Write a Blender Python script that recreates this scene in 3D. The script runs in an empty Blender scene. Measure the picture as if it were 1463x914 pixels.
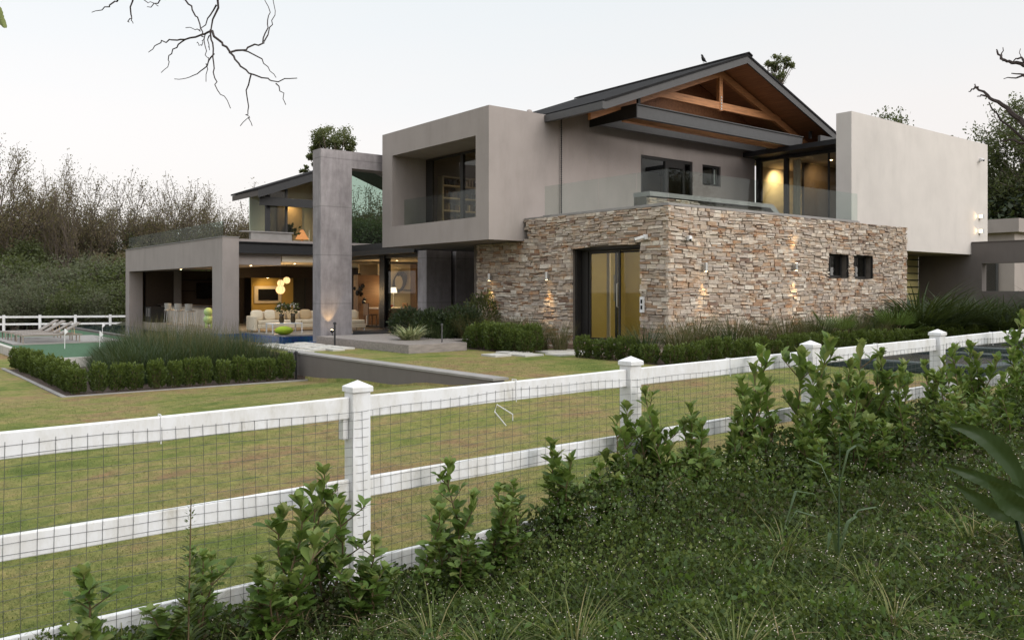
import bpy, math, random
import numpy as np
from mathutils import Vector, Matrix
S = bpy.context.scene
COL = S.collection
random.seed(7)
RNG = np.random.default_rng(11)
R = math.radians

# ------------------------------------------------------------------ camera
# World axes: +X runs along the long stone front (away to the right), +Y runs
# along the entrance side (away to the left). The camera is the origin, z=0 is eye level.
HEAD = math.atan2(.6237, .7816)
cam = bpy.data.objects.new('camera', bpy.data.cameras.new('camera'))
COL.objects.link(cam)
cam.rotation_euler = (R(90), 0, -HEAD)
cam.data.sensor_width = 36
cam.data.lens = 36 * 1210 / 1463
cam.data.shift_y = -42 / 1463
cam.data.clip_start = .05
cam.data.clip_end = 3000
S.camera = cam

# ------------------------------------------------------------------ light
SUN_EL, SUN_AZ = 27, 170            # azimuth measured clockwise from +Y: light comes over the camera's right shoulder
w = bpy.data.worlds.new('World'); S.world = w; w.use_nodes = True
nt = w.node_tree; nt.nodes.clear()
N = nt.nodes.new; L = nt.links.new
out = N('ShaderNodeOutputWorld'); bg = N('ShaderNodeBackground')
sky = N('ShaderNodeTexSky'); sky.sky_type = 'NISHITA'; sky.sun_disc = False
sky.sun_elevation = R(SUN_EL); sky.sun_rotation = R(SUN_AZ); sky.dust_density = 3.0; sky.air_density = 1.0
hs = N('ShaderNodeHueSaturation'); hs.inputs['Saturation'].default_value = .32
L(sky.outputs[0], hs.inputs['Color'])
tc = N('ShaderNodeTexCoord'); sep = N('ShaderNodeSeparateXYZ'); L(tc.outputs['Generated'], sep.inputs[0])
ns = N('ShaderNodeTexNoise'); ns.inputs['Scale'].default_value = 1.6; ns.inputs['Detail'].default_value = 4
mp = N('ShaderNodeMapping'); mp.inputs['Scale'].default_value = (1, 1, 5)
L(tc.outputs['Generated'], mp.inputs[0]); L(mp.outputs[0], ns.inputs[0])
ma = N('ShaderNodeMath'); ma.operation = 'MULTIPLY_ADD'; ma.inputs[1].default_value = .17
L(ns.outputs[0], ma.inputs[0]); L(sep.outputs[2], ma.inputs[2])
rp = N('ShaderNodeValToRGB'); L(ma.outputs[0], rp.inputs[0])
e = rp.color_ramp.elements
e[0].position = .0; e[0].color = (1, .875, .82, 1)
e[1].position = .80; e[1].color = (1.95, 2.05, 2.08, 1)
x = e.new(.14); x.color = (1, .925, .885, 1)
x = e.new(.28); x.color = (.985, .945, .92, 1)
x = e.new(.40); x.color = (.90, .94, .955, 1)
x = e.new(.50); x.color = (1.2, 1.26, 1.28, 1)
mul = N('ShaderNodeMix'); mul.data_type = 'RGBA'; mul.blend_type = 'MULTIPLY'; mul.inputs['Factor'].default_value = 1
mul.inputs['B'].default_value = (6.45, 6.45, 6.45, 1); L(rp.outputs[0], mul.inputs['A'])
mx = N('ShaderNodeMix'); mx.data_type = 'RGBA'; mx.inputs['Factor'].default_value = .72
L(hs.outputs[0], mx.inputs['A']); L(mul.outputs['Result'], mx.inputs['B'])
L(mx.outputs['Result'], bg.inputs['Color']); bg.inputs['Strength'].default_value = .15
L(bg.outputs[0], out.inputs[0])

sd = bpy.data.lights.new('sun', 'SUN'); sd.energy = 1.35; sd.angle = R(35); sd.color = (1, .95, .88)
so = bpy.data.objects.new('sun', sd); COL.objects.link(so)
az = R(SUN_AZ)
sdir = Vector((math.sin(az) * math.cos(R(SUN_EL)), math.cos(az) * math.cos(R(SUN_EL)), math.sin(R(SUN_EL))))
so.rotation_euler = sdir.to_track_quat('Z', 'Y').to_euler()
so.location = (10, -20, 30)
S.view_settings.view_transform = 'Standard'; S.view_settings.look = 'None'
S.view_settings.exposure = 0.19; S.view_settings.gamma = 1
S.view_settings.use_curve_mapping = False
S.render.engine = 'CYCLES'
S.cycles.max_bounces = 7; S.cycles.transparent_max_bounces = 24
S.cycles.caustics_reflective = False; S.cycles.caustics_refractive = False
S.cycles.sample_clamp_indirect = 6

# ------------------------------------------------------------------ materials
class NB:
    """small node-tree builder"""
    def __init__(s, name):
        s.m = bpy.data.materials.new(name); s.m.use_nodes = True
        s.t = s.m.node_tree; s.t.nodes.clear()
        s.o = s.n('ShaderNodeOutputMaterial')
    def n(s, typ, **kw):
        nd = s.t.nodes.new(typ)
        for k, v in kw.items(): setattr(nd, k, v)
        return nd
    def l(s, a, b): s.t.links.new(a, b)
    def coords(s, scale=(1, 1, 1)):
        g = s.n('ShaderNodeNewGeometry'); mp = s.n('ShaderNodeMapping'); mp.inputs['Scale'].default_value = scale
        s.l(g.outputs['Position'], mp.inputs[0]); return mp.outputs[0]
    def noise(s, scale, detail=4, rough=.55, stretch=(1, 1, 1)):
        nd = s.n('ShaderNodeTexNoise'); nd.inputs['Scale'].default_value = scale
        nd.inputs['Detail'].default_value = detail; nd.inputs['Roughness'].default_value = rough
        s.l(s.coords(stretch), nd.inputs[0]); return nd.outputs[0]
    def ramp(s, fac, stops):
        r = s.n('ShaderNodeValToRGB'); s.l(fac, r.inputs[0]); el = r.color_ramp.elements
        while len(el) < len(stops): el.new(.5)
        for q, (p, c) in zip(el, stops):
            q.position = p; q.color = (*c, 1) if len(c) == 3 else c
        return r.outputs[0]
    def mix(s, fac, a, b, blend='MIX'):
        m = s.n('ShaderNodeMix', data_type='RGBA', blend_type=blend)
        for i, v in (('Factor', fac), ('A', a), ('B', b)):
            if hasattr(v, 'links'): s.l(v, m.inputs[i])
            else: m.inputs[i].default_value = v if isinstance(v, (int, float)) else (*v, 1)
        return m.outputs['Result']
    def attr(s, name='rnd'):
        return s.n('ShaderNodeAttribute', attribute_name=name).outputs['Fac']
    def pr(s, col, rough=.7, metal=0, spec=.5, bump=None, bs=.2, bd=.02):
        p = s.n('ShaderNodeBsdfPrincipled')
        if hasattr(col, 'links'): s.l(col, p.inputs['Base Color'])
        else: p.inputs['Base Color'].default_value = (*col, 1)
        if hasattr(rough, 'links'): s.l(rough, p.inputs['Roughness'])
        else: p.inputs['Roughness'].default_value = rough
        p.inputs['Metallic'].default_value = metal; p.inputs['Specular IOR Level'].default_value = spec
        if bump is not None:
            b = s.n('ShaderNodeBump'); b.inputs['Strength'].default_value = bs; b.inputs['Distance'].default_value = bd
            s.l(bump, b.inputs['Height']); s.l(b.outputs[0], p.inputs['Normal'])
        return p
    def end(s, sh):
        s.l(sh.outputs[0] if hasattr(sh, 'outputs') else sh, s.o.inputs[0]); return s.m

def sc(c, k): return tuple(v * k for v in c)
def plain(name, col, rough=.6, metal=0, var=.12, scale=6, bs=.1, spec=.4):
    b = NB(name); f = b.noise(scale, 5)
    c = b.ramp(f, [(.25, sc(col, 1 - var)), (.75, sc(col, 1 + var))])
    return b.end(b.pr(c, rough, metal, spec, b.noise(scale * 14, 3), bs, .01))
def plaster(name, col, streak=.06):
    b = NB(name)
    c1 = b.ramp(b.noise(.9, 6, .6), [(.3, sc(col, .94)), (.7, sc(col, 1.05))])
    s1 = b.ramp(b.noise(1.7, 6, .68, (1.1, 1.1, .28)), [(.34, (1 - streak * 1.6,) * 3), (.5, (1 - streak * .3,) * 3), (.66, (1, 1, 1))])
    c = b.mix(1.0, c1, s1, 'MULTIPLY')
    return b.end(b.pr(c, .9, 0, .2, b.noise(60, 4), .12, .01))
def leafy(name, cols, rough=.5, trans=.25, spec=.3):
    b = NB(name)
    c = b.ramp(b.attr(), [(i / max(1, len(cols) - 1), q) for i, q in enumerate(cols)])
    p = b.pr(c, rough, 0, spec)
    t = b.n('ShaderNodeBsdfTranslucent'); tcx = b.mix(.5, c, (.16, .2, .03)); b.l(tcx, t.inputs[0])
    m = b.n('ShaderNodeMixShader'); m.inputs[0].default_value = trans
    b.l(p.outputs[0], m.inputs[1]); b.l(t.outputs[0], m.inputs[2]); return b.end(m)
def glass(name, tint, refl=1.0, graze=.5):
    b = NB(name)
    t = b.n('ShaderNodeBsdfTransparent'); t.inputs[0].default_value = (*tint, 1)
    g = b.n('ShaderNodeBsdfGlossy'); g.inputs['Roughness'].default_value = .015; g.inputs[0].default_value = (.95, .97, .97, 1)
    lw = b.n('ShaderNodeLayerWeight'); lw.inputs[0].default_value = .5      # symmetric Schlick term, same from both faces
    pw = b.n('ShaderNodeMath', operation='POWER'); b.l(lw.outputs['Facing'], pw.inputs[0]); pw.inputs[1].default_value = 4.0
    mm = b.n('ShaderNodeMath', operation='MULTIPLY_ADD', use_clamp=True); b.l(pw.outputs[0], mm.inputs[0]); mm.inputs[1].default_value = graze; mm.inputs[2].default_value = .045 * refl
    m = b.n('ShaderNodeMixShader'); b.l(mm.outputs[0], m.inputs[0])
    b.l(t.outputs[0], m.inputs[1]); b.l(g.outputs[0], m.inputs[2]); return b.end(m)
def emit(name, col, st):
    b = NB(name); e = b.n('ShaderNodeEmission'); e.inputs[0].default_value = (*col, 1); e.inputs[1].default_value = st
    return b.end(e)

M = {}
M['plaster'] = plaster('taupe_plaster', (.315, .276, .260))
M['plaster_dark'] = plaster('dark_taupe_plaster', (.155, .137, .130))
M['plaster_light'] = plaster('pale_plaster', (.575, .53, .50), .035)
def concrete():
    b = NB('board_marked_concrete')
    c1 = b.ramp(b.noise(1.3, 8, .7), [(.28, (.205, .185, .192)), (.5, (.285, .26, .267)), (.74, (.37, .34, .345))])
    s1 = b.ramp(b.noise(3, 6, .7, (1.6, 1.6, .25)), [(.38, (.80, .79, .79)), (.6, (1, 1, 1)), (.8, (1.12, 1.12, 1.12))])
    c = b.mix(1, c1, s1, 'MULTIPLY')
    # casting joints every 1.6 m and tie holes
    g = b.n('ShaderNodeNewGeometry'); sp = b.n('ShaderNodeSeparateXYZ'); b.l(g.outputs['Position'], sp.inputs[0])
    a = b.n('ShaderNodeMath', operation='ADD'); a.inputs[1].default_value = 20.12; b.l(sp.outputs[2], a.inputs[0])
    m = b.n('ShaderNodeMath', operation='PINGPONG'); m.inputs[1].default_value = .82; b.l(a.outputs[0], m.inputs[0])
    j = b.ramp(m.outputs[0], [(0, (.72, .72, .72)), (.03, (1, 1, 1))])
    c = b.mix(1, c, j, 'MULTIPLY')
    return b.end(b.pr(c, .85, 0, .25, b.noise(18, 6), .25, .01))
M['concrete'] = concrete()
M['concrete_pale'] = plain('pale_paving_concrete', (.42, .40, .37), .85, var=.2, scale=3, bs=.3)
M['coping'] = plain('cement_coping', (.25, .235, .225), .85, var=.15, scale=3)
def stone():
    b = NB('stacked_sandstone')
    c = b.ramp(b.attr(), [(0, (.215, .15, .12)), (.10, (.33, .205, .135)), (.22, (.405, .285, .20)), (.36, (.35, .30, .27)),
                          (.5, (.475, .39, .315)), (.66, (.415, .365, .33)), (.8, (.53, .46, .39)), (1, (.61, .56, .50))])
    f = b.ramp(b.noise(9, 6, .65, (1, 1, 2.2)), [(.3, (.74, .70, .66)), (.5, (1, .97, .94)), (.72, (1.16, 1.14, 1.10))])
    r = b.ramp(b.noise(3.4, 5, .6), [(.52, (1, 1, 1)), (.7, (1.0, .74, .52))])
    c = b.mix(1, c, f, 'MULTIPLY'); c = b.mix(.75, c, r, 'MULTIPLY')
    return b.end(b.pr(c, .88, 0, .25, b.noise(38, 6, .7), .8, .02))
M['stone'] = stone()
M['mortar'] = plain('dark_mortar', (.13, .11, .095), .95, var=.2)  # dark mortar colour of the core behind the stones
def timber(name, col, sx=(14, 14, 1.2)):
    b = NB(name)
    f = b.noise(1.5, 7, .65, sx)
    c = b.ramp(f, [(.25, sc(col, .55)), (.5, col), (.75, sc(col, 1.35))])
    return b.end(b.pr(c, .5, 0, .4, f, .15, .01))
M['timber'] = timber('oiled_timber', (.44, .20, .085), (1.2, 14, 14))
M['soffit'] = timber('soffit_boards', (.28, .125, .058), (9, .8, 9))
M['deck'] = timber('weathered_deck', (.235, .205, .19), (2, 11, 16))
M['steel'] = plain('charcoal_steel', (.016, .016, .018), .55, 0, .15)
M['steel_grey'] = plain('grey_painted_steel', (.066, .065, .067), .5, 0, .1)
M['roof'] = plain('slate_grey_roof_sheet', (.022, .021, .022), .95, 0, .2, 3, spec=.05)
M['fascia'] = plain('grey_fascia', (.066, .063, .064), .5, 0, .08, 3)
M['aluminium'] = plain('black_aluminium', (.022, .02, .019), .45, 0, .1)
M['chrome'] = plain('brushed_steel', (.55, .55, .55), .35, .9, .05)
M['white'] = plain('white_vinyl', (.74, .74, .755), .38, 0, .03, 2, .02)
def vinyl():
    b = NB('weathered_white_vinyl')
    d = b.ramp(b.noise(5, 7, .75, (1, 1, .35)), [(.30, (.70, .67, .60)), (.42, (.88, .865, .83)), (.58, (1, 1, 1))])
    d2 = b.ramp(b.noise(40, 3, .6), [(.28, (.86, .84, .80)), (.36, (1, 1, 1))])
    c = b.mix(1, (.72, .72, .74), d, 'MULTIPLY'); c = b.mix(.6, c, d2, 'MULTIPLY')
    return b.end(b.pr(c, .4, 0, .4, b.noise(30, 3), .03, .01))
M['vinyl'] = vinyl()
M['wire'] = plain('galvanised_wire', (.10, .10, .105), .5, .5, .1)
M['offwhite'] = plain('cream_wall_paint', (.62, .55, .44), .8, 0, .04)
M['olive_wall'] = plain('olive_yellow_wall_paint', (.58, .50, .22), .8, 0, .06, 2)
M['timber_dark'] = timber('brown_joinery', (.15, .085, .05), (1.2, 14, 14))
M['ochre'] = plain('ochre_wall_paint', (.50, .33, .085), .8, 0, .08, 2)
M['brownwall'] = plain('brown_wall_paint', (.12, .085, .06), .8, 0, .1)
M['darkwood'] = plain('dark_stained_joinery', (.035, .024, .018), .5, 0, .2)
M['floor'] = plain('interior_floor_tile', (.30, .26, .22), .35, 0, .1)
M['cream'] = plain('cream_upholstery', (.66, .56, .42), .9, 0, .06, 4, .2)
M['tan'] = plain('tan_cushion', (.46, .33, .19), .9, 0, .1, 4, .2)
M['counter'] = plain('travertine_counter', (.60, .53, .45), .5, 0, .12, 3)
M['black'] = plain('black_gloss', (.008, .008, .009), .25, 0, .1)
M['red'] = plain('red_fabric', (.42, .04, .02), .8, 0, .1)
M['lime'] = plain('lime_green_resin', (.46, .62, .26), .45, 0, .1)
M['limefab'] = plain('lime_green_fabric', (.30, .40, .02), .85, 0, .15)
M['blue_tile'] = None
def tile():
    b = NB('blue_mosaic_tile')
    br = b.n('ShaderNodeTexVoronoi'); br.inputs['Scale'].default_value = 22; b.l(b.coords(), br.inputs[0])
    c = b.mix(.5, (.03, .075, .19), br.outputs['Color'], 'SOFT_LIGHT'); c = b.mix(.35, c, (.03, .08, .20))
    return b.end(b.pr(c, .25, 0, .5))
M['blue_tile'] = tile()
def water():
    b = NB('pool_water')
    p = b.pr((.012, .035, .06), .03, 0, .6, b.noise(5, 3, .5, (1, 1, 1)), .06, .01); return b.end(p)
M['water'] = water()
M['mulch'] = plain('bark_mulch', (.085, .058, .045), .95, 0, .5, 22, 1.0)
M['turf'] = plain('artificial_turf', (.036, .092, .044), .9, 0, .18, 12, .6)
def lawn():
    b = NB('mown_lawn')
    big = b.noise(.33, 5, .6); med = b.noise(1.5, 6, .68, (1, 1.6, 1)); fine = b.noise(14, 5, .7)
    mp = b.mix(.36, big, med)
    c = b.ramp(mp, [(.37, (.078, .104, .026)), (.44, (.126, .146, .042)), (.495, (.178, .170, .062)), (.545, (.215, .176, .082)), (.60, (.21, .136, .082))])
    d = b.ramp(fine, [(.25, (.74, .76, .7)), (.5, (1, 1, 1)), (.75, (1.22, 1.2, 1.15))])
    st = b.ramp(b.noise(3.2, 4, .6, (2, 1, 1)), [(.35, (.86, .88, .85)), (.65, (1.06, 1.06, 1.02))])
    gr = b.ramp(b.noise(70, 4, .7), [(.28, (.50, .52, .48)), (.5, (.92, .92, .90)), (.74, (1.35, 1.32, 1.25))]); gr2 = b.ramp(b.noise(5, 6, .72), [(.36, (.84, .90, .82)), (.5, (1.08, 1.10, 1.05)), (.64, (1.24, 1.16, 1.08))])
    c = b.mix(1, c, d, 'MULTIPLY'); c = b.mix(1, c, st, 'MULTIPLY'); c = b.mix(1, c, gr, 'MULTIPLY'); c = b.mix(1, c, gr2, 'MULTIPLY')
    # rough dark soil and green under the fence planting and further off
    return b.end(b.pr(c, .95, 0, .1, fine, .7, .03))
M['lawn'] = lawn()
M['bank'] = plain('dark_bank_soil', (.034, .034, .016), .95, 0, .4, 9, 1.0)  # dark soil colour with random mottling
M['bark'] = plain('grey_brown_bark', (.075, .058, .046), .9, 0, .3, 8, .5)
M['bark_pale'] = plain('pale_grey_bark', (.16, .13, .11), .9, 0, .3, 5, .5)
M['twig'] = plain('dark_twig_bark', (.045, .032, .029), .85, 0, .3, 40, .5)
M['stem'] = plain('sapling_stem', (.10, .07, .035), .8, 0, .3, 30)
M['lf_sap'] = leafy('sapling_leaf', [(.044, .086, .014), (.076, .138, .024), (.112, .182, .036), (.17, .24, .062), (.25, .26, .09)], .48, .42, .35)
M['lf_cover'] = leafy('ground_cover_leaf', [(.054, .044, .022), (.038, .064, .015), (.070, .108, .025), (.135, .165, .04)], .6, .32)
M['lf_grass'] = leafy('rough_grass_blade', [(.06, .09, .02), (.10, .135, .03), (.17, .17, .055), (.28, .23, .12)], .6, .35)
M['lf_lawn'] = leafy('lawn_blade', [(.070, .10, .022), (.13, .152, .042), (.198, .182, .07), (.25, .175, .10)], .7, .3)
M['lf_reed'] = leafy('dark_reed_blade', [(.014, .028, .012), (.024, .048, .018), (.038, .064, .024), (.062, .066, .03)], .6, .2)
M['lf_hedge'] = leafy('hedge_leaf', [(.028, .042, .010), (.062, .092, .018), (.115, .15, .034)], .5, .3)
M['lf_olive'] = leafy('olive_grey_leaf', [(.085, .092, .056), (.135, .148, .092), (.20, .21, .14)], .6, .35)
M['lf_brown'] = leafy('brown_olive_leaf', [(.09, .064, .040), (.125, .095, .052), (.10, .102, .046), (.145, .12, .066)], .7, .3)
M['lf_green'] = leafy('mid_green_leaf', [(.045, .055, .022), (.080, .094, .037), (.12, .132, .055)], .6, .35)
M['lf_dark'] = leafy('dark_green_leaf', [(.012, .02, .009), (.02, .034, .014), (.035, .05, .02)], .5, .2)
M['lf_var'] = leafy('variegated_leaf', [(.10, .15, .06), (.36, .38, .20), (.55, .54, .34)], .5, .2)
M['lf_wisp'] = leafy('wispy_grass_blade', [(.05, .06, .02), (.095, .088, .04), (.15, .115, .06)], .7, .25)
M['lf_big'] = leafy('broad_leaf', [(.014, .030, .010), (.026, .05, .016)], .5, .15, .35)
M['flower'] = plain('white_blossom', (.56, .48, .43), .8, 0, .1)
M['glass_rail'] = glass('clear_balustrade_glass', (.87, .912, .895), .55, .12)
M['glass_green'] = glass('green_tinted_window_glass', (.62, .72, .66), .8, .2)
M['glass_low'] = glass('low_iron_glass', (.84, .905, .885), .35, .03)
M['glass_win'] = glass('window_glass', (.86, .87, .84), .8, .25)
M['glass_tree'] = glass('tinted_window_glass', (.42, .45, .43), 4.5, .5)
M['lamp_warm'] = emit('warm_lamp_glow', (1, .62, .24), 9)
M['lamp_spot'] = emit('downlight_glow', (1, .72, .36), 22)
M['lamp_white'] = emit('pale_lamp_glow', (1, .84, .6), 2.2)

# ------------------------------------------------------------------ helpers
ORG = {}
def origin(p):
    o = Vector((0, 0, 0))
    while p is not None:
        o += ORG.get(p.name, Vector((0, 0, 0))); p = p.parent
    return o
def tag(o, label=None, cat=None, group=None, kind=None):
    if label: o['label'] = label
    if cat: o['category'] = cat
    if group: o['group'] = group
    if kind: o['kind'] = kind
    return o
def thing(name, label, cat, loc=(0, 0, 0), group=None):
    o = bpy.data.objects.new(name, None); COL.objects.link(o); o.empty_display_size = .2
    o.location = loc; ORG[o.name] = Vector(loc); return tag(o, label, cat, group)
def place(mesh, name, parent=None):
    o = bpy.data.objects.new(name, mesh); COL.objects.link(o)
    if parent is not None: o.parent = parent
    return o
class MB:
    def __init__(s): s.v = []; s.f = []; s.r = []; s.cur = .5
    def add(s, vs, fs):
        b = len(s.v); s.v += [tuple(q) for q in vs]; s.r += [s.cur] * len(vs)
        s.f += [tuple(b + i for i in f) for f in fs]; return s
    def box(s, x0, x1, y0, y1, z0, z1):
        return s.add([(x0, y0, z0), (x1, y0, z0), (x1, y1, z0), (x0, y1, z0), (x0, y0, z1), (x1, y0, z1), (x1, y1, z1), (x0, y1, z1)],
              [(3, 2, 1, 0), (4, 5, 6, 7), (0, 1, 5, 4), (1, 2, 6, 5), (2, 3, 7, 6), (3, 0, 4, 7)])
    def cbox(s, c, d, rot=None):
        x, y, z = d[0] / 2, d[1] / 2, d[2] / 2
        vs = [Vector(q) for q in ((-x, -y, -z), (x, -y, -z), (x, y, -z), (-x, y, -z), (-x, -y, z), (x, -y, z), (x, y, z), (-x, y, z))]
        if rot is not None: vs = [rot @ q for q in vs]
        return s.add([q + Vector(c) for q in vs], [(3, 2, 1, 0), (4, 5, 6, 7), (0, 1, 5, 4), (1, 2, 6, 5), (2, 3, 7, 6), (3, 0, 4, 7)])
    def prism(s, poly, axis, a, b):
        """polygon given in the two other axes (order x<y<z), extruded along axis from a to b"""
        def pt(p, t):
            return {'x': (t, p[0], p[1]), 'y': (p[0], t, p[1]), 'z': (p[0], p[1], t)}[axis]
        n = len(poly); vs = [pt(p, a) for p in poly] + [pt(p, b) for p in poly]
        fs = [tuple(range(n))[::-1], tuple(range(n, 2 * n))] + [(i, (i + 1) % n, n + (i + 1) % n, n + i) for i in range(n)]
        return s.add(vs, fs)
    def tube(s, pts, rad, sides=6, cap=True):
        pts = [Vector(p) for p in pts]; n = len(pts)
        if not hasattr(rad, '__len__'): rad = [rad] * n
        vs = []; up = None
        for i, p in enumerate(pts):
            d = (pts[min(i + 1, n - 1)] - pts[max(i - 1, 0)])
            d = d.normalized() if d.length > 1e-9 else Vector((0, 0, 1))
            if up is None: up = Vector((1, 0, 0)) if abs(d.x) < .8 else Vector((0, 1, 0))
            a = d.cross(up);  a = a.normalized() if a.length > 1e-6 else d.orthogonal().normalized()
            bb = d.cross(a); up = -bb if False else up
            for k in range(sides):
                t = 2 * math.pi * k / sides; vs.append(p + (a * math.cos(t) + bb * math.sin(t)) * rad[i])
        fs = []
        for i in range(n - 1):
            for k in range(sides):
                k2 = (k + 1) % sides; fs.append((i * sides + k, i * sides + k2, (i + 1) * sides + k2, (i + 1) * sides + k))
        if cap: fs += [tuple(range(sides))[::-1], tuple(range((n - 1) * sides, n * sides))]
        return s.add(vs, fs)
    def lathe(s, c, prof, sides=16, sq=(1, 1)):
        vs = []; n = len(prof)
        for r, z in prof:
            for k in range(sides):
                t = 2 * math.pi * k / sides; vs.append((c[0] + r * math.cos(t) * sq[0], c[1] + r * math.sin(t) * sq[1], c[2] + z))
        fs = [(i * sides + k, i * sides + (k + 1) % sides, (i + 1) * sides + (k + 1) % sides, (i + 1) * sides + k) for i in range(n - 1) for k in range(sides)]
        fs += [tuple(range(sides))[::-1], tuple(range((n - 1) * sides, n * sides))]
        return s.add(vs, fs)
    def ball(s, c, r, sides=16, rings=9, sq=(1, 1, 1)):
        pr = [(max(1e-3, r * math.sin(math.pi * i / rings)), -r * sq[2] * math.cos(math.pi * i / rings)) for i in range(rings + 1)]
        return s.lathe(c, pr, sides, sq[:2])
    def mesh(s, name, mat, org=Vector((0, 0, 0)), smooth=False, rnd=False):
        me = bpy.data.meshes.new(name)
        me.from_pydata([(x - org.x, y - org.y, z - org.z) for x, y, z in s.v], [], s.f)
        me.materials.append(mat)
        if smooth: me.polygons.foreach_set('use_smooth', [True] * len(me.polygons))
        if rnd:
            a = me.attributes.new('rnd', 'FLOAT', 'POINT'); a.data.foreach_set('value', s.r)
        me.update(); return me
    def build(s, name, mat, parent=None, smooth=False, rnd=False, bevel=0):
        o = place(s.mesh(name, mat, origin(parent), smooth, rnd), name, parent)
        if bevel:
            md = o.modifiers.new('bevel', 'BEVEL'); md.width = bevel; md.segments = 2; md.limit_method = 'ANGLE'
        return o
def struct(name, mb, mat, **k):
    return tag(mb.build(name, mat, None, **k), kind='structure')
def solo(name, mb, mat, label, cat, group=None, **k):
    return tag(mb.build(name, mat, None, **k), label, cat, group)
def copy_tree(o, parent=None):
    c = o.copy(); COL.objects.link(c); c.parent = parent
    for ch in list(o.children): copy_tree(ch, c)
    return c
ORDS = ('first second third fourth fifth sixth seventh eighth ninth tenth eleventh twelfth thirteenth fourteenth fifteenth sixteenth '
        'seventeenth eighteenth nineteenth twentieth').split() + ['twenty-' + q for q in
        'first second third fourth fifth sixth seventh eighth ninth'.split()] + ['thirtieth'] + ['thirty-' + q for q in 'first second third fourth fifth sixth seventh eighth ninth'.split()] + ['fortieth'] + ['forty-' + q for q in 'first second third fourth fifth sixth seventh eighth ninth'.split()]
def pixel_x(p):
    Z = .6237 * p[0] + .7816 * p[1]; X = .782 * p[0] - .624 * p[1]; return X / max(Z, .2)
def order_labels(objs, fmt):
    """left-to-right ordinals, so that every copy is singled out"""
    for i, o in enumerate(sorted(objs, key=lambda o: pixel_x(o.location))):
        o['label'] = fmt.format(ORDS[i])

def soup(name, tv, tf, pos, mats, mat, rnd, parent=None, smooth=True):
    """many copies of a small template (leaf, blade) merged in ONE mesh, fast"""
    tv = np.asarray(tv, np.float64); n = len(pos); k = len(tv)
    v = np.einsum('nij,kj->nki', mats, tv) + pos[:, None, :]
    org = np.array(origin(parent)) if parent is not None else np.zeros(3)
    v = (v - org).reshape(-1, 3)
    tot = np.array([len(f) for f in tf]); flat = np.array([i for f in tf for i in f])
    idx = (flat[None, :] + (np.arange(n) * k)[:, None]).ravel()
    me = bpy.data.meshes.new(name)
    me.vertices.add(n * k); me.vertices.foreach_set('co', v.astype(np.float32).ravel())
    me.loops.add(len(idx)); me.loops.foreach_set('vertex_index', idx.astype(np.int32))
    nf = n * len(tf); me.polygons.add(nf)
    tots = np.tile(tot, n); st = np.concatenate([[0], np.cumsum(tots)[:-1]])
    me.polygons.foreach_set('loop_start', st.astype(np.int32)); me.polygons.foreach_set('loop_total', tots.astype(np.int32))
    if smooth: me.polygons.foreach_set('use_smooth', np.ones(nf, bool))
    a = me.attributes.new('rnd', 'FLOAT', 'POINT'); a.data.foreach_set('value', np.repeat(rnd, k).astype(np.float32))
    me.materials.append(mat); me.update(calc_edges=True); me.validate()
    return place(me, name, parent)
def frames(dirs, scale, roll=None, widths=None):
    """rotation matrices: template +y goes along dirs, template +z is the leaf's face"""
    d = dirs / np.linalg.norm(dirs, axis=1, keepdims=True); n = len(d)
    up = np.tile(np.array([0, 0, 1.]), (n, 1)); up[np.abs(d[:, 2]) > .95] = (1, 0, 0)
    a = np.cross(d, up); a /= np.linalg.norm(a, axis=1, keepdims=True); b = np.cross(a, d)
    if roll is not None:
        c, s_ = np.cos(roll)[:, None], np.sin(roll)[:, None]; a, b = a * c + b * s_, b * c - a * s_
    wv = scale if widths is None else widths
    return np.stack([a * wv[:, None], d * scale[:, None], b * scale[:, None]], axis=2)
def rdir(n, up=0., spread=1.):
    v = RNG.normal(size=(n, 3)) * spread; v[:, 2] += up; return v + 1e-6
QUAD = ([(-.5, 0, 0), (0, -.0, .0), (.5, 0, 0), (0, 1, 0)], None)
CLUMP_V = [(-.5, 0, 0), (.5, 0, .1), (.35, 1, 0), (-.4, .9, .12)]; CLUMP_F = [(0, 1, 2, 3)]
LEAFD_V = [(0, 0, 0), (.28, .45, .05), (0, 1, -.05), (-.28, .45, .05)]; LEAFD_F = [(0, 1, 2, 3)]
def leaf_template(nst=5, wide=.5, curl=.25, fold=.18, obov=.62):
    vs = []; fs = []
    for i in range(nst + 1):
        t = i / nst
        wd = wide * .5 * max(.03, math.sin(math.pi * t ** (math.log(.5) / math.log(obov))) ** .8) if 0 < t < 1 else .02
        zc = -curl * (t - .1) ** 2 + .18 * t
        vs += [(-wd, t, zc + fold * wd * 1.6), (0, t, zc), (wd, t, zc + fold * wd * 1.6)]
    for i in range(nst):
        a = i * 3; fs += [(a, a + 1, a + 4, a + 3), (a + 1, a + 2, a + 5, a + 4)]
    return vs, fs
def blade_template(nst=4, wide=.02, bend=.35):
    vs = []; fs = []
    for i in range(nst + 1):
        t = i / nst; wd = wide * .5 * (1 - t ** 2 * .93)
        vs += [(-wd, t * (1 - .25 * bend * t), -bend * t * t), (wd, t * (1 - .25 * bend * t), -bend * t * t)]
    for i in range(nst): fs.append((2 * i, 2 * i + 1, 2 * i + 3, 2 * i + 2))
    return vs, fs
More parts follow.
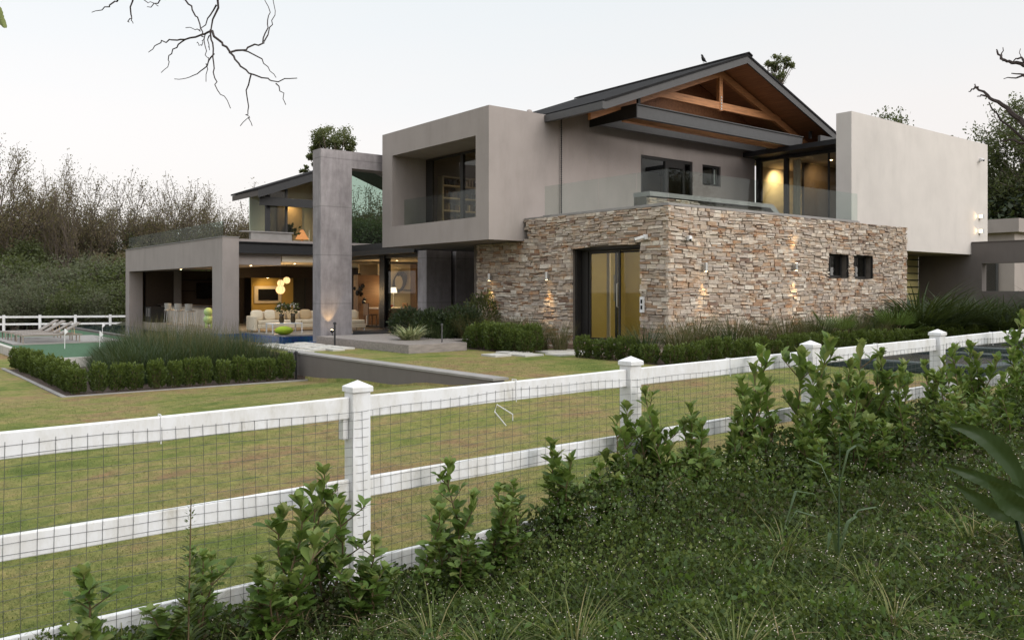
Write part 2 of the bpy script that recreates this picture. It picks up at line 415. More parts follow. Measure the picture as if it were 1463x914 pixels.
def blades(name, base, height, lean, mat, parent=None, wide=.02, bend=.35, nst=4, rv=None, az=None):
    n = len(base); az = RNG.uniform(0, 2 * np.pi, n) if az is None else az
    d = np.stack([np.cos(az) * lean, np.sin(az) * lean, np.ones(n)], 1)
    d /= np.linalg.norm(d, axis=1, keepdims=True)
    h = np.stack([np.cos(az), np.sin(az), np.zeros(n)], 1)
    a = np.cross(d, h); ln = np.linalg.norm(a, axis=1, keepdims=True); a = np.where(ln > 1e-4, a / np.maximum(ln, 1e-4), np.stack([-np.sin(az), np.cos(az), 0 * az], 1))
    b = np.cross(a, d)       # template z: leaning outwards is -z
    sgn = np.sign((b * h).sum(1))[:, None]; sgn[sgn == 0] = 1; b = -b * sgn
    mt = np.stack([a * height[:, None] ** .5, d * height[:, None], b * height[:, None]], 2)
    tv, tf = blade_template(nst, wide, bend)
    return soup(name, tv, tf, base, mt, mat, RNG.random(n) if rv is None else rv, parent)

def spot(par, loc, to, power, ang=60, col=(1, .66, .28), blend=.7, size=.02):
    d = bpy.data.lights.new('bulb', 'SPOT'); d.energy = power; d.spot_size = R(ang); d.spot_blend = blend; d.color = col; d.shadow_soft_size = size
    o = bpy.data.objects.new('bulb', d); COL.objects.link(o); o.parent = par
    o.location = Vector(loc) - origin(par); o.rotation_euler = (Vector(loc) - Vector(to)).to_track_quat('Z', 'Y').to_euler(); return o
def point(par, loc, power, col=(1, .66, .3), size=.15):
    d = bpy.data.lights.new('bulb', 'POINT'); d.energy = power; d.color = col; d.shadow_soft_size = size
    o = bpy.data.objects.new('bulb', d); COL.objects.link(o); o.parent = par; o.location = Vector(loc) - origin(par); return o
# ------------------------------------------------------------------ ground
CT = np.array([(-20, 6, -2.2), (-2, 5.1, -2.04), (2.65, 4.93, -1.97), (7.5, 4.7, -1.87), (12, 4.5, -1.8), (20, 4.1, -1.65), (30, 3.6, -1.5),
    (9, 12, -1.64), (9, 13.3, -1.84), (9, 16, -2.05), (9, 20, -2.22), (6.8, 19, -2.2), (4, 20, -2.2), (4, 28, -2.2), (3, 15, -2.15), (0, 10, -2.1),
    (5, 9, -1.97), (-5, 20, -2.3), (-10, 40, -2.6), (0, 50, -2.7), (15, 72, -3.0), (6, 30, -2.2), (40, 80, -3), (-30, 60, -3), (100, 100, -3),
    (0, 0, -1.62), (3, 1.2, -1.72), (2.5, 2.6, -1.86), (5, 3, -1.78), (8, 2.6, -1.62), (8, 1, -1.42), (12, 2.4, -1.5), (-3, 2, -1.95), (0, -10, -1.3),
    (15, 9, -1.75), (22, 9, -1.65), (12, 8, -1.78), (15, 12.2, -1.66), (25, 12.4, -1.6), (33, 11, -1.5), (45, 14, -1.4), (60, 10, -1.2), (80, 40, -1.5), (50, -10, -1)])
def ss(a, b, x):
    t = np.clip((x - a) / (b - a), 0, 1); return t * t * (3 - 2 * t)
def gz(u, v):
    u = np.asarray(u, float); v = np.asarray(v, float); sh = u.shape; u = u.ravel(); v = v.ravel()
    d2 = (u[:, None] - CT[None, :, 0]) ** 2 + (v[:, None] - CT[None, :, 1]) ** 2 + .8
    wt = d2 ** -1.7; low = (wt * CT[None, :, 2]).sum(1) / wt.sum(1)
    up = np.clip(-1.62 + .004 * (u - 12), -1.63, -1.4)
    m = (u > 9.1) * ((u > 12.5) | (v < 30)) * ss(11.3, 13.2, v) * (1 - ss(50, 70, u)) * (1 - ss(48, 60, v))
    z = low * (1 - m) + up * m
    pool = (u > 9.45) & (u < 60) & (v > 24.4) & (v < 49)
    z = np.where(pool, -3.2, z)
    green = (u > 4.5) & (u < 9.4) & (v > 27) & (v < 47)
    z = np.where(green, -2.25, z)
    return z.reshape(sh)
def ramp_axis(fine0, fine1, step, far):
    a = list(np.arange(fine0, fine1 + 1e-6, step)); d = step; x = fine0; lo = []
    while x > -far: d *= 1.35; x -= d; lo.append(x)
    d = step; x = fine1; hi = []
    while x < far: d *= 1.35; x += d; hi.append(x)
    return np.array(lo[::-1] + a + hi)
gu = np.sort(np.concatenate([ramp_axis(-8, 36, .4, 500), [9.08, 9.11, 9.43, 9.47]]))
gv = np.sort(np.concatenate([ramp_axis(-2, 50, .4, 500), [24.38, 24.42]]))
U, V = np.meshgrid(gu, gv); Z = gz(U, V)
mb = MB(); mb.v = [tuple(q) for q in np.stack([U.ravel(), V.ravel(), Z.ravel()], 1)]; mb.r = [0] * len(mb.v)
nu = len(gu); q = []
for j in range(len(gv) - 1):
    for i in range(nu - 1):
        a = j * nu + i; q.append((a, a + 1, a + nu + 1, a + nu))
mb.f = q
g = struct('ground', mb, M['lawn'], smooth=True)
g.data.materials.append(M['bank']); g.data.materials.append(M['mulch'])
def fence_v(u): return 4.93 - .046 * (np.asarray(u) - 2.65)
mi = np.zeros(len(q), np.int32)
cu = np.array([(gu[i] + gu[i + 1]) / 2 for j in range(len(gv) - 1) for i in range(nu - 1)])
cv = np.array([(gv[j] + gv[j + 1]) / 2 for j in range(len(gv) - 1) for i in range(nu - 1)])
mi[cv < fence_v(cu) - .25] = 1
mi[((cu > 14.0) & (cu < 33.8) & (cv > 12.2) & (cv < 14.1))] = 2
mi[((cu > 14.0) & (cu < 16.1) & (cv > 12.2) & (cv < 15))] = 2
mi[((cu > 13.6) & (cu < 16.4) & (cv > 17.6) & (cv < 27))] = 2
mi[((cu > 3.75) & (cu < 9.1) & (cv > 19.5) & (cv < 27.2))] = 2
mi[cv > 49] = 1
g.data.polygons.foreach_set('material_index', mi)

# ------------------------------------------------------------------ pool
mb = MB().box(9.5, 12.0, 24.45, 48.5, -2.1, -1.85).box(12.0, 13.2, 24.45, 29.45, -2.1, -1.85).box(13.2, 17.0, 24.45, 29.45, -2.1, -1.85)
mb = MB(); mb.prism([(9.5, 24.45), (17.0, 24.45), (17.0, 29.44), (12.75, 29.44), (12.75, 33.46), (12.05, 33.46), (12.05, 48.4), (9.5, 48.4)], 'z', -2.1, -1.85)
struct('pool_water', mb, M['water'])
struct('pool_wall', MB().box(9.3, 9.5, 24.2, 48.4, -3.2, -1.86), M['plaster_dark'])
mb = MB().box(9.5, 17, 24.2, 24.45, -3.2, -1.70).box(12.76, 17.0, 29.45, 29.6, -3, -1.70).box(12.7, 12.9, 29.6, 33.45, -3, -1.70)
mb.box(12.6, 13.98, 26.1, 26.19, -2.2, -1.73).box(12.6, 12.69, 26.19, 26.9, -2.2, -1.73).box(11.93, 11.995, 33.46, 34.7, -2.2, -1.73).box(11.93, 12.7, 33.40, 33.455, -2.2, -1.73)
struct('pool_tiling', mb, M['blue_tile'])

# ------------------------------------------------------------------ house
H = thing('house', 'modern taupe plaster and stacked stone house with cantilevered upper box, timber gable and pool terrace', 'house', (16.2, 14, -1.62))
def hp(name, mb, m, parent=None, label=None, **k):
    o = mb.build(name, M[m] if isinstance(m, str) else m, parent or H, **k)
    if label: o['label'] = label
    return o
# --- stacked stone ground floor
DOOR = (14.97, 17.57, -1.8, 1.18)
W1 = (23.4, 24.5, .41, 1.12); W2 = (24.85, 25.95, .39, 1.10)
core = MB()
core.box(16.22, 16.48, 14.05, 14.97, -1.9, 2.10).box(16.22, 16.48, 17.57, 19.60, -1.9, 2.10).box(16.22, 16.48, 14.97, 17.57, 1.18, 2.10)
core.box(16.22, 16.48, 19.60, 22.07, -1.9, 1.48)
core.box(16.48, 23.4, 14.07, 14.33, -1.9, 2.10).box(23.4, 24.5, 14.07, 14.33, -1.9, .41).box(23.4, 24.5, 14.07, 14.33, 1.12, 2.10)
core.box(24.5, 24.85, 14.07, 14.33, -1.9, 2.10).box(24.85, 25.95, 14.07, 14.33, -1.9, .39).box(24.85, 25.95, 14.07, 14.33, 1.10, 2.10)
core.box(25.95, 28.1, 14.07, 14.27, -1.9, 2.10).box(27.85, 28.1, 14.27, 20, -1.9, 1.3)
core.box(16.22, 18, 22.07, 22.3, -1.9, 1.48)
hp('stone_backing', core, 'mortar')
def clip_rects(a0, a1, b0, b1, holes):
    rs = [(a0, a1, b0, b1)]
    for h in holes:
        nr = []
        for r in rs:
            if r[1] <= h[0] or r[0] >= h[1] or r[3] <= h[2] or r[2] >= h[3]: nr.append(r); continue
            if r[0] < h[0] - .05: nr.append((r[0], h[0], r[2], r[3]))
            if r[1] > h[1] + .05: nr.append((h[1], r[1], r[2], r[3]))
            if h[0] < (r[0] + r[1]) / 2 < h[1]:
                if r[2] < h[2] - .03: nr.append((max(r[0], h[0]), min(r[1], h[1]), r[2], h[2]))
                if r[3] > h[3] + .03: nr.append((max(r[0], h[0]), min(r[1], h[1]), h[3], r[3]))
        rs = nr
    return rs
def stone_face(name, s0, s1, z0, ztop, holes, put, seed):
    rn = random.Random(seed); mb = MB(); z = z0; b0 = rn.random() * 9
    wob = lambda s, zz: .022 * math.sin(s * 1.1 + b0 + zz * .9) + .010 * math.sin(s * 3.3 + zz * 2 + b0)
    zmax = max(ztop(s0 + .01), ztop((s0 + s1) / 2), ztop(s1 - .01))
    while z < zmax - .02:
        hb = rn.uniform(.08, .15); s = s0 - rn.uniform(0, .3)
        while s < s1:
            wc = rn.uniform(.28, .85); rows = []
            zc = z
            nr = rn.choice((1, 2, 2)) if hb < .10 else rn.choice((2, 3, 3)) if hb > .125 else rn.choice((1, 2, 2, 2))
            cuts = sorted(rn.uniform(.22, .78) for _ in range(nr - 1)); cuts = [0] + cuts + [1]
            for i in range(nr):
                za, zb = z + cuts[i] * hb, z + cuts[i + 1] * hb
                if zb - za < .022: continue
                t = s
                while t < s + wc - 1e-3:
                    ww = min(rn.uniform(.13, .48), s + wc - t)
                    if s + wc - t - ww < .1: ww = s + wc - t
                    a0, a1 = max(t, s0), min(t + ww, s1)
                    if a1 - a0 > .04:
                        zt = min(zb, ztop((a0 + a1) / 2))
                        if zt - za > .02:
                            for r in clip_rects(a0, a1, za, zt, holes): rows.append(r)
                    t += ww
            for r in rows:
                gp = rn.uniform(.001, .006); dp = rn.uniform(.05, .10); mb.cur = min(1, max(0, rn.gauss(.56, .26)))
                j = lambda k=.012: rn.uniform(-k, k)
                a0, a1, c0, c1 = r[0] + gp, r[1] - gp, r[2] + gp * .8, r[3] - gp * .8
                base = [(a0, c0), (a1, c0), (a1, c1), (a0, c1)]
                vs = []
                for (a, c) in base: vs.append(put(a, c + wob(a, c) * (0 if (c > ztop(a) - .04 or c < z0 + .05) else 1), -.01))
                for k, (a, c) in enumerate(base):
                    ia = (1 if k in (0, 3) else -1); ic = (1 if k < 2 else -1)
                    vs.append(put(a + ia * rn.uniform(-.004, .016), c + ic * rn.uniform(-.004, .007) + wob(a, c) * (0 if c > ztop(a) - .04 else 1), dp + j(.012)))
                mb.add(vs, [(4, 5, 6, 7), (0, 1, 5, 4), (1, 2, 6, 5), (2, 3, 7, 6), (3, 0, 4, 7)])
            s += wc
        z += hb
    return mb
e_face = stone_face('e', 14.0, 22.07, -1.75, lambda s: 2.12 if s < 19.62 else 1.48, [DOOR], lambda a, c, d: (16.22 - d, a, c), 3)
hp('stone_cladding', e_face, 'stone', rnd=True)
s_face = stone_face('s', 16.13, 28.2, -1.75, lambda s: 2.12, [W1, W2], lambda a, c, d: (a, 14.07 - d, c), 4)
hp('stone_cladding', s_face, 'stone', rnd=True)
hp('parapet_cap', MB().prism([(16.17, 14.02), (25.2, 14.02), (25.2, 14.28), (16.43, 14.28), (16.43, 19.66), (16.17, 19.66)], 'z', 2.125, 2.165), 'coping')
hp('balcony_slab', MB().prism([(16.48, 14.34), (25.22, 14.34), (25.22, 14.9), (27.75, 14.9), (27.75, 19.66), (16.48, 19.66)], 'z', 1.55, 1.98), 'concrete')
# sliding door in the stone
dr = hp('sliding_door', MB().box(16.5, 16.62, 14.97, 15.03, -1.45, 1.17).box(16.5, 16.62, 17.27, 17.57, -1.45, 1.17).box(16.5, 16.62, 15.03, 17.27, 1.08, 1.17)
        .box(16.5, 16.62, 15.03, 17.27, -1.45, -1.39).box(16.3, 16.48, 17.5, 17.57, -1.47, 1.17).box(16.3, 16.48, 14.975, 17.5, 1.13, 1.172), 'aluminium')
lf = MB()
for (a, b, x) in ((15.05, 16.3, 16.60), (16.05, 17.26, 16.54)):
    lf.box(x, x + .04, a, a + .07, -1.385, 1.075).box(x, x + .04, b - .07, b, -1.385, 1.075).box(x, x + .04, a + .07, b - .07, -1.385, -1.31).box(x, x + .04, a + .07, b - .07, 1.02, 1.075)
hp('leaf_frame', lf, 'aluminium', dr)
hp('pane', MB().box(16.61, 16.62, 15.12, 16.23, -1.31, 1.02).box(16.55, 16.56, 16.12, 17.19, -1.31, 1.02), 'glass_win', dr)
hp('handle', MB().tube([(16.50, 16.09, -.45), (16.46, 16.09, -.43), (16.46, 16.09, .18), (16.50, 16.09, .2)], .018), 'chrome', dr)
hp('door_step', MB().box(15.75, 16.3, 15.0, 17.5, -1.75, -1.47), 'stone')
# room behind it
hp('interior_wall', MB().box(19.6, 19.7, 14.35, 18.9, -1.45, 1.5).box(16.65, 19.6, 18.8, 18.9, -1.45, 1.5), 'olive_wall')
hp('interior_wall', MB().box(16.66, 19.6, 14.34, 14.42, -1.45, 1.5), 'olive_wall')
hp('interior_floor', MB().box(16.48, 19.7, 14.35, 18.9, -1.6, -1.452), 'floor')
hp('interior_ceiling', MB().box(16.48, 19.7, 14.35, 18.9, 1.32, 1.5), 'offwhite')
point(H, (18.2, 16.5, .75), 34, (1, .84, .55), .25)  # fill light added without a fixture, evens out the wall brightness
hp('door_panel', MB().box(17.4, 17.44, 17.30, 17.42, -1.45, 1.2).box(17.42, 17.45, 17.05, 17.16, -.3, .45), 'offwhite')
# two small windows
for Wn in (W1, W2):
    a, b, c, d = Wn
    f = hp('window', MB().box(a, a + .06, 14.22, 14.3, c, d).box(b - .06, b, 14.22, 14.3, c, d).box(a + .06, b - .06, 14.22, 14.3, c, c + .06).box(a + .06, b - .06, 14.22, 14.3, d - .06, d)
           .box(a + .42, a + .47, 14.23, 14.29, c + .06, d - .06).box(a - .012, a - .002, 14.0, 14.3, c, d).box(b + .002, b + .012, 14.0, 14.3, c, d).box(a, b, 14.0, 14.2, d + .002, d + .012), 'aluminium')
    hp('pane', MB().box(a + .06, b - .06, 14.255, 14.265, c + .06, d - .06), 'glass_tree', f)
    hp('sill', MB().box(a, b, 14.02, 14.12, c - .02, c - .002), 'aluminium', f)
    cu_ = MB()
    for i in range(9): cu_.tube([(a + .5 + i * .035, 14.36 + .02 * (i % 2), c), (a + .5 + i * .03, 14.36 + .02 * (i % 2), d)], .02, 6)
    hp('curtain', cu_, 'plaster', f)
    hp('blackout_box', MB().box(a - .05, b + .05, 14.4, 14.6, c - .05, d + .05), 'brownwall', f)
# --- cantilevered upper box
bx = MB()
bx.box(14.85, 16.2, 19.69, 20.34, 2.18, 4.60).box(14.85, 16.2, 25.17, 25.84, 2.18, 4.60).box(14.85, 16.2, 19.69, 25.84, 4.60, 5.40).box(14.85, 16.2, 19.69, 25.84, 1.49, 2.18)
hp('upper_box', bx, 'plaster')
hp('upper_box_wall', MB().box(16.2, 17.67, 19.692, 19.95, 1.49, 5.398).box(16.2, 21.5, 25.6, 25.838, 1.49, 5.398).box(16.2, 17.67, 19.95, 25.6, 4.95, 5.398).box(17.67, 21.5, 19.95, 25.6, 4.95, 5.3).box(16.2, 21.5, 19.95, 25.6, 1.492, 2.0).box(21.4, 21.5, 19.95, 25.6, 2.0, 4.95), 'plaster')
ww = hp('window_wall', MB().box(16.2, 16.28, 20.36, 20.44, 2.2, 4.58).box(16.2, 16.28, 25.05, 25.15, 2.2, 4.58).box(16.2, 16.28, 20.44, 25.05, 4.5, 4.58).box(16.2, 16.28, 20.44, 25.05, 2.2, 2.27)
        .box(16.2, 16.3, 22.9, 23.06, 2.27, 4.5).box(16.2, 16.28, 21.65, 21.71, 2.27, 4.5).box(16.2, 16.28, 24.75, 25.05, 2.27, 4.5), 'aluminium')
hp('pane', MB().box(16.235, 16.245, 20.44, 24.75, 2.27, 4.5), 'glass_win', ww)
rl = hp('juliet_balustrade', MB().box(15.3, 15.345, 20.345, 25.165, 2.185, 2.21), 'coping')
hp('pane', MB().box(15.316, 15.33, 20.36, 22.7, 2.21, 3.12).box(15.316, 15.33, 22.72, 25.15, 2.21, 3.12), 'glass_rail', rl)
hp('interior_wall', MB().box(19.6, 19.7, 19.97, 25.58, 2.0, 4.95), 'offwhite')
sh = MB()
sh.box(16.95, 17.0, 25.22, 25.56, 2.06, 4.1).box(18.6, 18.66, 25.22, 25.56, 2.06, 4.1).box(17.75, 17.8, 25.22, 25.56, 2.06, 4.1)
for z in (2.4, 2.85, 3.3, 3.75, 4.06): sh.box(17.0, 18.6, 25.23, 25.55, z, z + .05)
hp('shelf_unit', sh, 'offwhite')
for z in (2.45, 2.9, 3.35, 3.8):
    y = 17.05
    while y < 18.5:
        w_ = random.uniform(.03, .09); h_ = random.uniform(.14, .27)
        if random.random() < .75: hp('book', MB().box(y, y + w_ - .004, 25.28, 25.5, z + .002, z + h_), random.choice(('brownwall', 'brownwall', 'cream', 'steel_grey', 'darkwood')))
        y += w_
hp('interior_floor', MB().box(16.3, 19.6, 19.97, 25.58, 2.0, 2.05), 'floor')
# --- wall under the gable with a door and a window
hp('gable_wall', MB().box(17.67, 21.3, 19.694, 19.95, 1.98, 5.62).box(21.3, 24.0, 19.694, 19.95, 4.6, 5.62).box(24.0, 24.55, 19.694, 19.95, 1.98, 5.62)
   .box(24.55, 25.6, 19.694, 19.95, 1.98, 3.83).box(24.55, 25.6, 19.694, 19.95, 4.57, 5.62).box(25.6, 27.7, 19.694, 19.95, 1.98, 5.62), 'plaster')
d2 = hp('terrace_door', MB().box(21.3, 21.38, 19.72, 19.8, 1.98, 4.6).box(23.92, 24.0, 19.72, 19.8, 1.98, 4.6).box(21.38, 23.92, 19.72, 19.8, 4.5, 4.6).box(22.55, 22.72, 19.70, 19.8, 1.98, 4.5)
        .box(23.5, 23.6, 19.72, 19.8, 1.98, 4.5).box(22.72, 23.5, 19.72, 19.8, 4.3, 4.5), 'aluminium')
hp('pane', MB().box(21.38, 23.92, 19.755, 19.765, 1.98, 4.5), 'glass_tree', d2)
hp('handle', MB().tube([(22.8, 19.68, 2.85), (22.8, 19.64, 2.9), (22.8, 19.64, 3.25), (22.8, 19.68, 3.3)], .016), 'chrome', d2)
hp('room_backing', MB().box(21.2, 25.7, 20.9, 21.0, 1.98, 4.9), 'brownwall')
f = hp('window', MB().box(24.55, 24.63, 19.74, 19.8, 3.83, 4.57).box(25.52, 25.6, 19.74, 19.8, 3.83, 4.57).box(24.63, 25.52, 19.74, 19.8, 3.83, 3.9).box(24.63, 25.52, 19.74, 19.8, 4.5, 4.57).box(25.2, 25.26, 19.74, 19.8, 3.9, 4.5), 'aluminium')
hp('pane', MB().box(24.63, 25.52, 19.765, 19.775, 3.9, 4.5), 'glass_tree', f)
# --- gable roof
UA, UB, ZE, ZR, VG = 17.1, 30.5, 5.18, 7.62, 17.2
UM = (UA + UB) / 2; SL = (ZR - ZE) / (UM - UA); VB = 25.5
def slab(mb, ua, za, ub, zb, v0, v1, t0, t1):
    """sloping slab between two eave/ridge lines, from t0 to t1 above them"""
    return mb.prism([(ua, za + t0), (ub, zb + t0), (ub, zb + t1), (ua, za + t1)], 'y', v0, v1)
rf = MB(); slab(rf, UA - .05, ZE - .018, UM, ZR, VG - .03, VB, .20, .27); slab(rf, UB + .05, ZE - .018, UM, ZR, VG - .03, VB, .20, .27)
roof = hp('roof', rf, 'roof')
hp('ridge_cap', MB().prism([(UM - .2, ZR + .205), (UM, ZR + .30), (UM + .2, ZR + .205), (UM + .2, ZR + .26), (UM, ZR + .34), (UM - .2, ZR + .26)], 'y', VG - .06, VB), 'roof', roof)
fb = MB(); slab(fb, UA, ZE, UM, ZR, VG, VG + .06, -.03, .197); slab(fb, UB, ZE, UM, ZR, VG, VG + .06, -.03, .197)
hp('fascia', fb, 'fascia', roof)
gt = MB(); gt.box(UA - .12, UA + .02, VG - .04, VB, ZE - .02, ZE + .19)
hp('gutter', gt, 'fascia', roof)
sf = MB(); slab(sf, UA + .05, ZE + .018, UM, ZR, VG + .07, 19.69, .03, .15); slab(sf, UB - .05, ZE + .018, UM, ZR, VG + .07, 19.69, .03, .15)
hp('soffit', sf, 'soffit', roof)
hp('gable_cladding', MB().prism([(UA + .6, 5.622), (UB - .6, 5.622), (UM, ZR - .02)], 'y', 19.70, 19.9), 'soffit')
tr = MB(); VT = 18.35
def rafter(sgn):
    a = UM + sgn * .09; b = UM + sgn * 6.2
    tr.prism([(a, ZR - .05), (b, ZR - .05 - SL * 6.11), (b, ZR - .30 - SL * 6.11), (a, ZR - .30)], 'y', VT - .06, VT + .06)
rafter(1); rafter(-1)
tr.box(UM - .09, UM + .09, VT - .065, VT + .065, 6.18, ZR - .04)
tr.box(UM - 3.55, UM - .09, VT - .055, VT + .055, 6.22, 6.47).box(UM + .09, UM + 3.55, VT - .055, VT + .055, 6.22, 6.47)
hp('roof_truss', tr, 'timber')
for z in (6.24, 6.34, 6.44, 6.54, 6.64): hp('bolt', MB().cbox((UM, VT - .075, z), (.06, .02, .06)), 'chrome')
hp('timber_beam', MB().box(18.96, 27.3, 18.15, 18.33, 5.2, 5.46), 'timber')
def cchan(u0, u1, v, z0=5.23, z1=5.65, back=.1):
    b = MB(); b.box(u0, u1, v, v + .025, z0 + .03, z1 - .03); b.box(u0, u1, v - .05, v + .10, z1 - .03, z1); b.box(u0, u1, v - .05, v + .10, z0, z0 + .03); return b
hp('steel_beam', cchan(18.93, 27.8, 17.7), 'steel_grey')
hp('steel_beam', cchan(18.93, 27.8, 19.25), 'steel_grey')
hp('steel_beam', MB().box(18.89, 18.925, 17.64, 19.69, 5.23, 5.65), 'steel')
for u in (19.1, 28.4):
    for v in (17.72, 19.28): hp('steel_stub', MB().box(u - .05, u + .05, v, v + .08, 5.655, 5.93), 'steel')
hp('eave_wall', MB().box(17.25, 17.66, 19.72, 25.45, 5.401, 5.43), 'plaster')
# --- glazed upper room on the right with flat canopy
hp('canopy', MB().prism([(26.9, 14.9), (33.5, 14.9), (33.5, 19.66), (26.9, 19.66)], 'z', 5.05, 5.225), 'steel')
hp('canopy_upstand', MB().box(27.85, 33.5, 17.0, 17.1, 5.23, 5.62), 'fascia')
gw = hp('window_wall', MB().box(27.72, 27.86, 19.45, 19.66, 1.98, 5.05).box(27.72, 27.86, 18.28, 18.44, 1.98, 5.05).box(27.74, 27.84, 14.92, 19.45, 4.92, 5.04).box(27.74, 27.84, 14.92, 19.45, 1.98, 2.06)
        .box(27.76, 27.82, 16.6, 16.66, 2.06, 4.92), 'aluminium')
hp('pane', MB().box(27.785, 27.795, 14.92, 18.28, 2.06, 4.92).box(27.785, 27.795, 18.44, 19.45, 2.06, 4.92), 'glass_win', gw)
hp('interior_wall', MB().box(28.9, 32.5, 20.2, 20.3, 1.98, 5.05).box(31.4, 31.5, 18.55, 20.2, 1.98, 5.05), 'offwhite')
hp('interior_wall', MB().box(29.0, 32.5, 18.4, 18.5, 1.98, 4.9).box(32.45, 32.5, 14.95, 18.4, 1.98, 4.9), 'brownwall')
hp('interior_floor', MB().box(27.87, 32.5, 14.9, 20.2, 1.9, 1.99), 'floor')
hp('interior_ceiling', MB().box(27.87, 32.5, 14.9, 20.2, 4.93, 5.04), 'offwhite')
hp('curtain', (lambda b: [b.tube([(28.1, 18.0 + .05 * i, 2.0), (28.1 + .03 * (i % 2), 18.0 + .05 * i, 4.9)], .04, 6) for i in range(6)] and b)(MB()), 'offwhite')
# --- pale wing wall on the right
hp('wing_wall', MB().box(25.26, 35.3, 14.33, 14.86, 2.13, 5.71).box(28.22, 35.3, 14.332, 14.86, 1.37, 2.13), 'plaster_light')
hp('wing_block', MB().box(32.6, 35.28, 14.86, 19.5, 1.38, 5.2).box(28.2, 32.6, 14.86, 19.5, 1.38, 1.9), 'plaster')
gd = hp('garage_door', MB().box(28.2, 33.84, 16.35, 16.45, -1.7, 1.37), 'olive_wall', label='slatted ochre door under the pale wing')
sl = MB()
for i in range(11): sl.box(28.2, 33.84, 16.30, 16.348, -1.5 + i * .27, -1.46 + i * .27)
hp('slat', sl, 'steel', gd)
# --- portal of raw concrete
hp('concrete_portal', MB().box(12.7, 13.86, 26.2, 26.8, -2.4, 4.77).box(13.86, 16.9, 26.2, 26.8, 4.2, 4.77).box(16.9, 18.0, 26.2, 26.8, -1.8, 1.48).box(18.22, 21.5, 26.2, 26.8, -1.8, 1.48), 'concrete')
hp('dark_slot_window', MB().box(18.0, 18.22, 26.45, 26.55, -1.8, 1.48), 'black')
# --- pool terrace wing
hp('terrace_frame', MB().box(12.0, 12.67, 33.5, 34.65, -2.3, 2.13).box(12.0, 12.67, 47.2, 47.9, -2.3, 2.13).box(12.0, 12.67, 34.65, 47.2, .99, 2.13), 'plaster')
hp('terrace_cap', MB().box(11.97, 12.70, 33.47, 47.93, 2.135, 2.165), 'coping')
hp('terrace_floor', MB().prism([(12.92, 29.6), (24, 29.6), (24, 48.2), (12.68, 48.2), (12.68, 33.46), (12.92, 33.46)], 'z', -2.4, -1.655), 'floor')
hp('deck_floor', MB().box(17.02, 24, 24.0, 29.598, -2.4, -1.50), 'darkwood')
hp('steel_beam', MB().box(12.68, 22, 33.56, 33.60, 1.55, 1.95).box(12.68, 22, 33.46, 33.72, 1.95, 1.985).box(12.68, 22, 33.46, 33.72, 1.515, 1.55), 'steel')
hp('roof_slab', MB().box(12.68, 22, 33.74, 47.9, 1.45, 2.10), 'plaster')
hp('terrace_ceiling', MB().box(14.6, 22, 33.74, 40.45, 1.2, 1.44), 'offwhite')
hp('terrace_ceiling', MB().box(12.68, 14.55, 33.75, 47.19, 1.05, 1.44).box(14.55, 20, 40.55, 47.9, 1.15, 1.44), 'plaster')
rl = hp('terrace_balustrade', MB().box(12.06, 12.12, 33.6, 47.85, 2.17, 2.19), 'steel')
pn = MB(); y = 33.65
while y < 47.5: pn.box(12.083, 12.096, y, y + 1.98, 2.19, 2.78); y += 2.0
hp('pane', pn, 'glass_low', rl)
# back walls of the terrace
hp('interior_wall', MB().box(15.95, 18.1, 40.46, 40.54, -1.65, 1.2), 'ochre')
hp('interior_wall', MB().box(18.8, 22, 40.46, 40.54, -1.65, 1.2).box(18.1, 18.8, 40.46, 40.54, -1.65, -.9), 'darkwood')
hp('interior_wall', MB().box(14.6, 15.95, 41.5, 41.6, -1.65, 1.15), 'darkwood')
hp('wall_panel', MB().box(16.05, 17.45, 40.40, 40.455, -.62, .22), 'cream')
f = hp('window', MB().box(18.1, 18.15, 40.46, 40.54, -.9, 1.2).box(18.75, 18.8, 40.46, 40.54, -.9, 1.2), 'aluminium')
hp('pane', MB().box(18.15, 18.75, 40.495, 40.505, -.9, 1.2), 'glass_win', f)
hp('bulkhead', MB().box(15.0, 22, 40.0, 40.39, .62, 1.19), 'darkwood')
hp('interior_wall', MB().box(12.7, 20, 47.85, 47.95, -1.65, 1.1).box(19.9, 20, 40.6, 47.8, -1.65, 1.1), 'brownwall')
hp('interior_wall', MB().box(12.9, 14.35, 47.5, 47.84, -1.65, 1.1), 'darkwood')
hp('interior_wall', MB().box(14.36, 14.75, 47.45, 47.84, -1.65, 1.1), 'plaster')
shf = MB().box(14.8, 16.6, 47.5, 47.84, .55, .6).box(14.8, 15.5, 47.5, 47.84, -.05, 0).box(16.2, 17.2, 47.55, 47.84, .62, .68)
hp('shelf', shf, 'darkwood')
# glazed living room beside the tower
lw = hp('window_wall', MB().box(17.15, 17.27, 26.82, 26.95, -1.5, 1.4).box(17.15, 17.25, 26.95, 33.4, 1.28, 1.4).box(17.15, 17.25, 26.95, 33.4, -1.5, -1.44).box(17.17, 17.23, 33.3, 33.4, -1.44, 1.28), 'aluminium')
hp('pane', MB().box(17.195, 17.205, 26.95, 29.6, -1.44, 1.28), 'glass_win', lw)
hp('steel_post', MB().box(17.1, 17.4, 29.6, 30.0, -1.5, 1.4), 'black')
hp('roof_slab', MB().box(16.75, 17.05, 26.82, 33.45, 1.42, 1.5).box(16.78, 16.84, 26.82, 33.45, 1.5, 1.62).box(17.05, 24, 26.85, 33.45, 1.41, 1.9), 'steel')
hp('interior_wall', MB().box(22.0, 22.1, 26.85, 36, -1.5, 1.41), 'offwhite')
hp('interior_wall', MB().box(18.9, 22, 35.0, 35.1, -1.65, 1.2), 'cream')
hp('interior_wall', MB().box(18.95, 22, 33.3, 33.4, -1.5, 1.2), 'offwhite')
hp('cabinet', MB().box(17.75, 18.94, 33.0, 33.4, -1.5, .68), 'timber_dark')
